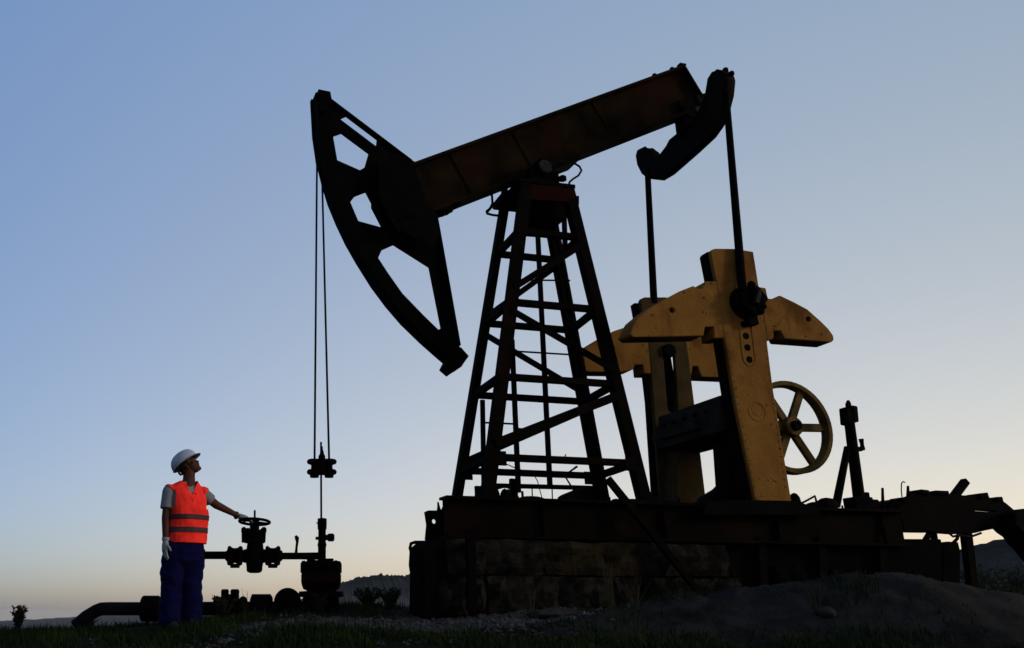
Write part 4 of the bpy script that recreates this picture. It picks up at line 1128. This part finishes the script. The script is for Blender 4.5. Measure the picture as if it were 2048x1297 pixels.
# shirt
s_ = MB()
s_.loft([ring(B(372, 1082), 0.175, 0.125), ring(WST, 0.165, 0.122), ring(CHE, 0.182, 0.132), ring(SHO + Vector((0, 0, -0.025)), 0.185, 0.105), ring(SHO + Vector((0, 0, 0.03)), 0.10, 0.075), ring(B(376, 964), 0.075, 0.066)])
def sleeve(mb, sh, el, k, r0, r1):
    e = sh + (el - sh) * k
    limb(mb, [sh, sh + (el - sh) * k * 0.5], [r0, (r0 + r1) / 2])
    mb.tube([sh, sh + (el - sh) * k * 0.6, e], [r0, (r0 + r1) / 2, r1], 16)
sleeve(s_, SR, ELR, 0.66, 0.072, 0.072)
sleeve(s_, SL, ELL, 0.62, 0.070, 0.066)
fuse('shirt', s_, 0.009, M_SHIRT, man, 2)

# vest
v_ = MB()
vc = lambda px, py: B(px, py)
v_.loft([ring(vc(374.5, 1090), 0.205, 0.150), ring(vc(375, 1075), 0.207, 0.150), ring(vc(377, 1050), 0.208, 0.150), ring(vc(377.5, 1025), 0.209, 0.152), ring(vc(375, 1003), 0.212, 0.150), ring(vc(371, 988), 0.215, 0.132), ring(vc(370, 977), 0.205, 0.105), ring(vc(372, 970), 0.15, 0.09), ring(vc(376, 962), 0.088, 0.082)])
for S in (SR, SL):
    v_.ell(S + Vector((0, 0, 0.0)) + (S - SHO).normalized() * 0.005, (0.082, 0.084, 0.078), 14, 10)
ctr = Vector((vc(375, 985).x, 0, 0))
zneck, zv = zt(966), zt(994)
def keep_vest(p):
    q = p - ctr
    s, f = q.dot(lef), q.dot(fwd)
    if p.z < zt(1087) : return False
    if p.z > zneck and abs(s) < 0.085: return False
    if f > 0 and p.z > zv and abs(s - 0.0) < 0.072 * (p.z - zv) / (zneck - zv): return False     # V neck
    if f < 0 and abs(s) < 0.07 and p.z > zneck - 0.01: return False
    if abs(s) > 0.168 + 1.1 * max(0, p.z - zt(986)) and zt(1019) < p.z: return False     # arm holes
    return True
vest = fuse('vest', v_, 0.0075, M_VEST, man, 4, keep_vest)
# soft folds
for v in vest.data.vertices:
    q = v.co
    k = 0.015 * noise.noise(Vector((q.x * 7 + q.z * 4, q.y * 7, q.z * 4.5))) + 0.007 * noise.noise(Vector((q.x * 14 - q.z * 8, q.y * 14, q.z * 11)))
    v.co += v.normal * k
so = vest.modifiers.new('cloth_thickness', 'SOLIDIFY'); so.thickness = 0.004
def band(z0, z1, name):
    bm = bmesh.new(); bm.from_mesh(vest.data)
    for z, inner in ((z1, False), (z0, True)):
        g = bm.verts[:] + bm.edges[:] + bm.faces[:]
        if inner: bmesh.ops.bisect_plane(bm, geom=g, plane_co=(0, 0, z), plane_no=(0, 0, 1), clear_inner=True)
        else: bmesh.ops.bisect_plane(bm, geom=g, plane_co=(0, 0, z), plane_no=(0, 0, 1), clear_outer=True)
    bm.normal_update()
    for v in bm.verts: v.co += v.normal * 0.004
    me = bpy.data.meshes.new(name); bm.to_mesh(me); bm.free()
    me.materials.clear()
    o = link(name, me, M_STRIPE, vest)
    me.polygons.foreach_set('use_smooth', [True] * len(me.polygons))
    t = o.modifiers.new('tape_thickness', 'SOLIDIFY'); t.thickness = 0.002; t.offset = 1
band(zt(1040.5), zt(1031), 'reflective_stripe')
band(zt(1066.5), zt(1056), 'reflective_stripe')
# front zip edge
zp = [ctr + fwd * 0.154 + lef * 0.004 + Vector((0, 0, zt(y))) for y in (995, 1010, 1025, 1040, 1055, 1070, 1086)]
zm = MB(); zm.tube(zp, 0.0045, 6); zm.build('zip_edge', M_VEST, vest, 0, True)

# trousers
t_ = MB()
t_.loft([ring(B(371, 1140), 0.10, 0.07), ring(B(371, 1124), 0.172, 0.128), ring(B(371, 1105), 0.185, 0.140), ring(B(371, 1088), 0.182, 0.135), ring(B(372, 1076), 0.172, 0.128)])
def trouser(hip, kn, an, s):
    a2 = Vector((an.x, an.y, 0.05))
    pts = [hip + Vector((0, 0, 0.02)), hip.lerp(kn, 0.5), kn, kn.lerp(a2, 0.5), a2]
    t_.tube(pts, [0.108, 0.116, 0.110, 0.106, 0.108], 18)
    t_.ell(pts[0], (0.105,) * 3)
trouser(HIR + lef * -0.03 + Vector((0, 0, -0.02)), KNR, ANR, -1); trouser(HIL + lef * 0.005 + Vector((0, 0, -0.02)), KNL, ANL, 1)
tr_ = fuse('trousers', t_, 0.010, M_TROUSER, man, 3)
for v in tr_.data.vertices:
    q = v.co
    v.co += v.normal * (0.016 * noise.noise(Vector((q.x * 5 + q.z * 3, q.y * 5, q.z * 9))) + 0.010 * noise.noise(Vector((q.x * 9, q.y * 9, q.z * 22))))
for an in (ANR, ANL):
    bt = MB(); bt.ell(Vector((an.x, an.y, 0.06)), (0.055, 0.06, 0.07)); bt.ell(Vector((an.x, an.y, 0.035)) + fwd * 0.09, (0.055, 0.055, 0.045)); bt.ell(Vector((an.x, an.y, 0.03)) + fwd * 0.14, (0.045, 0.045, 0.035))
    fuse('boot', bt, 0.009, M_BOOT, man, 2)

# gloves
def glove(wr, d, palm_n, spread, curl, thumb_side):
    """hand from wrist wr pointing along d, palm facing palm_n"""
    d = d.normalized(); nrm_ = (palm_n - d * palm_n.dot(d)).normalized(); sd = d.cross(nrm_) * thumb_side
    g = MB()
    g.tube([wr - d * 0.045, wr - d * 0.01], [0.042, 0.037], 14)
    rings = []
    for t, a, bb in ((0.0, 0.036, 0.032), (0.035, 0.048, 0.032), (0.075, 0.054, 0.028), (0.095, 0.052, 0.022)):
        c = wr + d * t
        rings.append([c + sd * a * math.cos(2 * math.pi * k / 16) + nrm_ * bb * math.sin(2 * math.pi * k / 16) for k in range(16)])
    g.loft(rings)
    for i, ln in enumerate((0.075, 0.085, 0.08, 0.062)):
        o = wr + d * 0.09 + sd * (0.037 - 0.0247 * i)
        p0, dr = o, d.copy()
        pts = [p0]
        for s in range(3):
            ang = curl * (0.6 if s == 0 else 1.0)
            dr = (dr * math.cos(ang) + nrm_ * math.sin(ang)).normalized()
            pts.append(pts[-1] + dr * ln * (0.45, 0.31, 0.24)[s])
        limb(g, pts, [0.0135, 0.013, 0.0125, 0.011], 10)
    th = wr + d * 0.03 + sd * 0.034
    t1 = th + (d * 0.55 + sd * 0.6 + nrm_ * 0.35).normalized() * 0.04
    t2 = t1 + (d * 0.85 + sd * 0.1 + nrm_ * 0.5).normalized() * 0.035
    limb(g, [th, t1, t2], [0.016, 0.0135, 0.0115], 10)
    o = fuse('glove', g, 0.0048, M_GLOVE, man, 1)
    return o
glove(WRR + Vector((0, 0, 0.0)), Vector((0.0, -0.05, -1)), lef, 0.1, 0.26, 1)
dl = (B(500, 1037, 0.44) - WRL)
glove(WRL + (WRL - ELL).normalized() * 0.045, dl, Vector((0.0, 0, -1)), 0.1, 0.34, 1)
wd = (WRL - ELL).normalized()
MB().lathe(WRL - wd * 0.012, wd, [(0, 0.034), (0.004, 0.037), (0.024, 0.037), (0.028, 0.034)], 16).build('wrist_watch', M_WATCH, man, 0, True)

# ------------------------------------------------------------------ plants, stones, grass
def blades(name, pos, h, w, lean, material, label=None, cat=None, segs=2):
    N = len(pos)
    az = rng.uniform(0, 2 * math.pi, N); side = az + math.pi / 2
    lx, ly = np.cos(az) * lean, np.sin(az) * lean
    sx, sy = np.cos(side) * w, np.sin(side) * w
    V_ = np.zeros((N, 5, 3))
    V_[:, 0] = pos + np.stack([-sx, -sy, 0 * sx], 1)
    V_[:, 1] = pos + np.stack([sx, sy, 0 * sx], 1)
    V_[:, 2] = pos + np.stack([-sx * .7 + lx * .35 * h, -sy * .7 + ly * .35 * h, h * .58], 1)
    V_[:, 3] = pos + np.stack([sx * .7 + lx * .35 * h, sy * .7 + ly * .35 * h, h * .58], 1)
    V_[:, 4] = pos + np.stack([lx * h, ly * h, h * (1 - .25 * lean)], 1)
    base = (np.arange(N) * 5)[:, None]
    tri = np.concatenate([base + np.array([0, 1, 3]), base + np.array([0, 3, 2]), base + np.array([2, 3, 4])], 1).reshape(-1, 3)
    me = bpy.data.meshes.new(name)
    me.vertices.add(N * 5); me.vertices.foreach_set('co', V_.reshape(-1))
    me.loops.add(tri.size); me.loops.foreach_set('vertex_index', tri.reshape(-1).astype(np.int32))
    me.polygons.add(len(tri)); me.polygons.foreach_set('loop_start', (np.arange(len(tri)) * 3).astype(np.int32))
    me.update(calc_edges=True); me.validate()
    o = link(name, me, material)
    return o
def surf_z(x, y):
    z = ground_z(x, y)
    zc = np.interp(x, MX, MZ); dc = np.interp(x, MX, MDs)
    t = np.where(y < dc, (dc - y) / 1.35, (y - dc) / 0.8)
    w = (0.5 + 0.5 * np.cos(math.pi * np.clip(t, 0, 1))) ** 0.8
    inside = (t < 1) & (x > MX[0] - 0.3)
    return np.where(inside, np.maximum(z, (z - 0.03) * (1 - w) + zc * w), z), inside & (w > 0.25)
N = 90000
yy = rng.uniform(6.6, 12.5, N); xx = rng.uniform(-0.45, 0.82, N) * yy
zz, onm = surf_z(xx, yy)
patch = np.sin(xx * 1.7 + 1.1) * np.cos(yy * 2.3 - xx) + 0.5 * np.sin(xx * 4.1 - yy * 1.3) + 0.35 * np.sin(9 * xx + 5 * yy)
in_gravel = (np.abs((xx - 1.05) / 2.0) ** 2 + np.abs((yy - 8.95) / 0.55) ** 2) < 1
under = ((xx - WELL.x) * V.x + (yy - WELL.y) * V.y)
along = ((xx - WELL.x) * U.x + (yy - WELL.y) * U.y)
below_base = (np.abs(under) < 1.05) & (along > BX0 - 0.2)
keepg = (~below_base) & (~(in_gravel & (rng.random(N) < 0.93))) & (~(onm & (rng.random(N) < np.where(np.sin(3.1 * xx + 1.0) * np.sin(4.0 * yy) > 0.2, 0.6, 0.96)))) & ((patch > -0.35) | (rng.random(N) < 0.25))
xx, yy, zz, patch = xx[keepg], yy[keepg], zz[keepg], patch[keepg]
hh = (0.035 + 0.055 * rng.random(len(xx)) ** 1.5) * np.clip(1 + 0.55 * patch, 0.5, 1.8)
tuft = np.sin(5.3 * xx + 2.0 * np.sin(3.1 * yy)) * np.sin(4.7 * yy + 1.7 * np.sin(2.3 * xx))
hh = hh * np.where((tuft > 0.72) & (rng.random(len(xx)) < 0.5), 2.1, 1.0)
near_pipe = (xx < 0.9) & (xx > -3.2) & (yy > 9.45) & (yy < 10.3)
hh = hh * np.where(near_pipe & (rng.random(len(xx)) < 0.3), rng.uniform(1.5, 3.0, len(xx)), 1.0)
hh = hh * np.where((xx < -0.2) & (yy > 9), 1.2, 1.0)
hh = np.minimum(hh, 0.10 + 0.09 * rng.random(len(xx)) ** 3)
tag(blades('grass', np.stack([xx, yy, zz - 0.005], 1), hh, 0.0035 + 0.002 * rng.random(len(xx)), rng.uniform(0.1, 0.9, len(xx)), M_GRASS), 'short dark green grass covering the hilltop around the machinery', 'grass', kind='stuff')

# gravel patch
def gravel():
    vs, fs = [], []
    base = [(-1, 0, 0), (1, 0, 0), (0, -1, 0), (0, 1, 0), (0, 0, 1), (0, 0, -1)]
    tris = [(0, 2, 4), (2, 1, 4), (1, 3, 4), (3, 0, 4), (2, 0, 5), (1, 2, 5), (3, 1, 5), (0, 3, 5)]
    k = 0
    while k < 5200:
        x = random.gauss(0.95, 0.95); y = random.gauss(8.95, 0.28)
        if random.random() < 0.22: x, y = random.uniform(-2.5, 2.6), random.uniform(7.6, 9.6)
        if x > 2.3 and random.random() < 0.9: continue
        z = float(surf_z(np.array([x]), np.array([y]))[0][0])
        s = random.uniform(0.008, 0.026) * (1.6 if random.random() < 0.06 else 1)
        a = random.uniform(0, 3.14); ca, sa = math.cos(a), math.sin(a)
        sx, sy, sz = s * random.uniform(.7, 1.4), s * random.uniform(.7, 1.3), s * random.uniform(.4, .9)
        o = len(vs)
        for bx_, by_, bz_ in base:
            bx_ += random.uniform(-.25, .25); by_ += random.uniform(-.25, .25); bz_ += random.uniform(-.2, .2)
            X, Y = bx_ * sx, by_ * sy
            vs.append((x + X * ca - Y * sa, y + X * sa + Y * ca, z + bz_ * sz + sz * 0.3))
        fs += [(a_ + o, b_ + o, c_ + o) for a_, b_, c_ in tris]
        k += 1
    me = bpy.data.meshes.new('gravel'); me.from_pydata(vs, [], fs)
    tag(link('gravel', me, M_GRAVEL), 'strip of loose grey gravel across the foreground', 'gravel', kind='stuff')
gravel()

def rock(px, py, d, size, label, m=M_ROCK, squash=0.6, seed=0):
    p = world_at(px, py, d)
    bm = bmesh.new(); bmesh.ops.create_icosphere(bm, subdivisions=2, radius=1)
    for v in bm.verts:
        k = 1 + 0.35 * noise.noise(v.co * 1.1 + Vector((seed * 3.1, 0, 0))) + 0.12 * noise.noise(v.co * 3 + Vector((seed, 5, 0)))
        v.co = Vector((v.co.x * size[0] * k, v.co.y * size[1] * k, v.co.z * size[2] * k))
    me = bpy.data.meshes.new('rock'); bm.to_mesh(me); bm.free()
    o = link('rock', me, m)
    zg = float(surf_z(np.array([p.x]), np.array([d]))[0][0])
    o.location = (p.x, d, zg + size[2] * 0.45)
    tag(o, label, 'rock')
rock(1120, 1240, 8.9, (0.30, 0.16, 0.06), 'long flat stone slab lying in the gravel in front of the foundation', seed=1)
rock(545, 1275, 8.3, (0.07, 0.06, 0.05), 'small pale rock in the grass below the gravel, lower left of centre', seed=2)
rock(612, 1262, 8.6, (0.09, 0.06, 0.035), 'low flat rock at the left end of the gravel strip', seed=3)
rock(1655, 1235, 7.9, (0.08, 0.07, 0.05), 'dark lump of rock at the foot of the earth mound', seed=4)

def plant(name, cat, base, stems, height, leaf, label, leafm=M_LEAF, spread=0.5, seed=0, stemr=0.004, group=None):
    r = random.Random(seed)
    e = empty(name, base); tag(e, label, cat, group)
    sm, lm = MB(), MB()
    for _ in range(stems):
        a = r.uniform(0, 6.28); tip = Vector((math.cos(a), math.sin(a), 0)) * spread * height * r.uniform(.1, 1) + Vector((0, 0, height * r.uniform(.65, 1)))
        mid = tip * 0.5 + Vector((r.uniform(-.1, .1), r.uniform(-.1, .1), 0.05)) * height * 0.5
        pts = [Vector((r.uniform(-.03, .03), r.uniform(-.03, .03), -0.03)), mid, tip]
        sm.tube(pts, [stemr, stemr * .8, stemr * .4], 5)
        for q in range(leaf):
            t = r.uniform(0.2, 1.0)
            p = (pts[0].lerp(mid, t * 2) if t < .5 else mid.lerp(tip, t * 2 - 1))
            d = Vector((r.uniform(-1, 1), r.uniform(-1, 1), r.uniform(-.2, .9))).normalized()
            l = r.uniform(.02, .05) * (height / 0.4) ** .5
            sdv = d.orthogonal().normalized() * l * 0.28
            lm.add([p, p + d * l * .5 + sdv, p + d * l, p + d * l * .5 - sdv], [(0, 1, 2, 3)])
    sm.build('stem', M_BARK if leaf else M_DRY, e)
    if leaf: lm.build('foliage', leafm, e)
    return e
def gpt(px, py, d):
    p = world_at(px, py, d); p.z = float(surf_z(np.array([p.x]), np.array([d]))[0][0]); return p
plant('bush', 'bush', gpt(36, 1250, 10.6), 26, 0.30, 26, 'small leafy bush on the skyline at the lower left', seed=1, spread=0.35)
plant('bush', 'bush', gpt(735, 1215, 10.6), 50, 0.22, 24, 'low green bush between the wellhead and the concrete footing', seed=2, spread=0.9)
plant('bush', 'bush', gpt(782, 1215, 10.2), 44, 0.24, 22, 'small dark bush against the foot of the concrete footing', seed=3, spread=0.8)
plant('bush', 'bush', gpt(175, 1255, 10.2), 30, 0.16, 18, 'low weed clump where the pipeline enters the ground', seed=9, spread=0.9)
plant('weed', 'weed', gpt(1410, 1190, 8.75), 14, 0.14, 14, 'low green weed growing on the left slope of the earth mound', seed=4, spread=1.1)
plant('weed', 'weed', gpt(445, 1240, 9.75), 26, 0.30, 14, 'leafy weed clump beside the worker in front of the pipeline', seed=5, spread=0.5)
plant('weed', 'weed', gpt(640, 1225, 9.75), 26, 0.2, 14, 'low weeds at the foot of the wellhead', seed=6, spread=0.9)
plant('weed', 'weed', gpt(1950, 1140, 13.0), 60, 0.62, 20, 'dark tangle of weeds under the motor skid at the right', seed=7, spread=0.9)
plant('weed', 'weed', gpt(2020, 1140, 13.2), 60, 0.60, 20, 'dark tangle of weeds at the right edge below the hill', seed=8, spread=0.9)
plant('stalk_clump', 'dry stalks', gpt(1225, 1232, 8.9), 9, 0.46, 0, 'tall pale dry stalks in front of the stone foundation', seed=11, spread=0.18, stemr=0.0035)
plant('stalk_clump', 'dry stalks', gpt(1275, 1230, 8.7), 5, 0.30, 0, 'short bent dry stalks at the left end of the earth mound', seed=12, spread=0.5, stemr=0.0035)
plant('stalk_clump', 'dry stalks', gpt(1640, 1240, 8.0), 6, 0.26, 0, 'yellow dry stalks at the foot of the earth mound', seed=13, spread=0.6, stemr=0.003)
plant('stalk_clump', 'dry stalks', gpt(1065, 1225, 9.3), 5, 0.26, 0, 'thin dry stalks against the left stones of the foundation', seed=14, spread=0.3, stemr=0.003)
plant('stalk_clump', 'dry stalks', gpt(492, 1235, 9.8), 5, 0.30, 0, 'thin dry stalks beside the pipeline collar under the valve', seed=15, spread=0.35, stemr=0.0025)

# ------------------------------------------------------------------ evening haze
hz = MB().box((0, 0, 0), (6400, 6400, 90)).build('haze', None)
hz.location = (0, 0, 9.5 - 45)
hm = bpy.data.materials.new('evening_haze'); hm.use_nodes = True
hn = hm.node_tree.nodes
hn.remove(hn['Principled BSDF'])
pv = hn.new('ShaderNodeVolumePrincipled')
pv.inputs['Color'].default_value = (0.88, 0.92, 1.0, 1)
pv.inputs['Density'].default_value = 0.00010
hm.node_tree.links.new(pv.outputs[0], hn['Material Output'].inputs['Volume'])
hz.data.materials.append(hm)
tag(hz, 'thin bluish evening haze in front of the far hills', 'haze', kind='stuff')
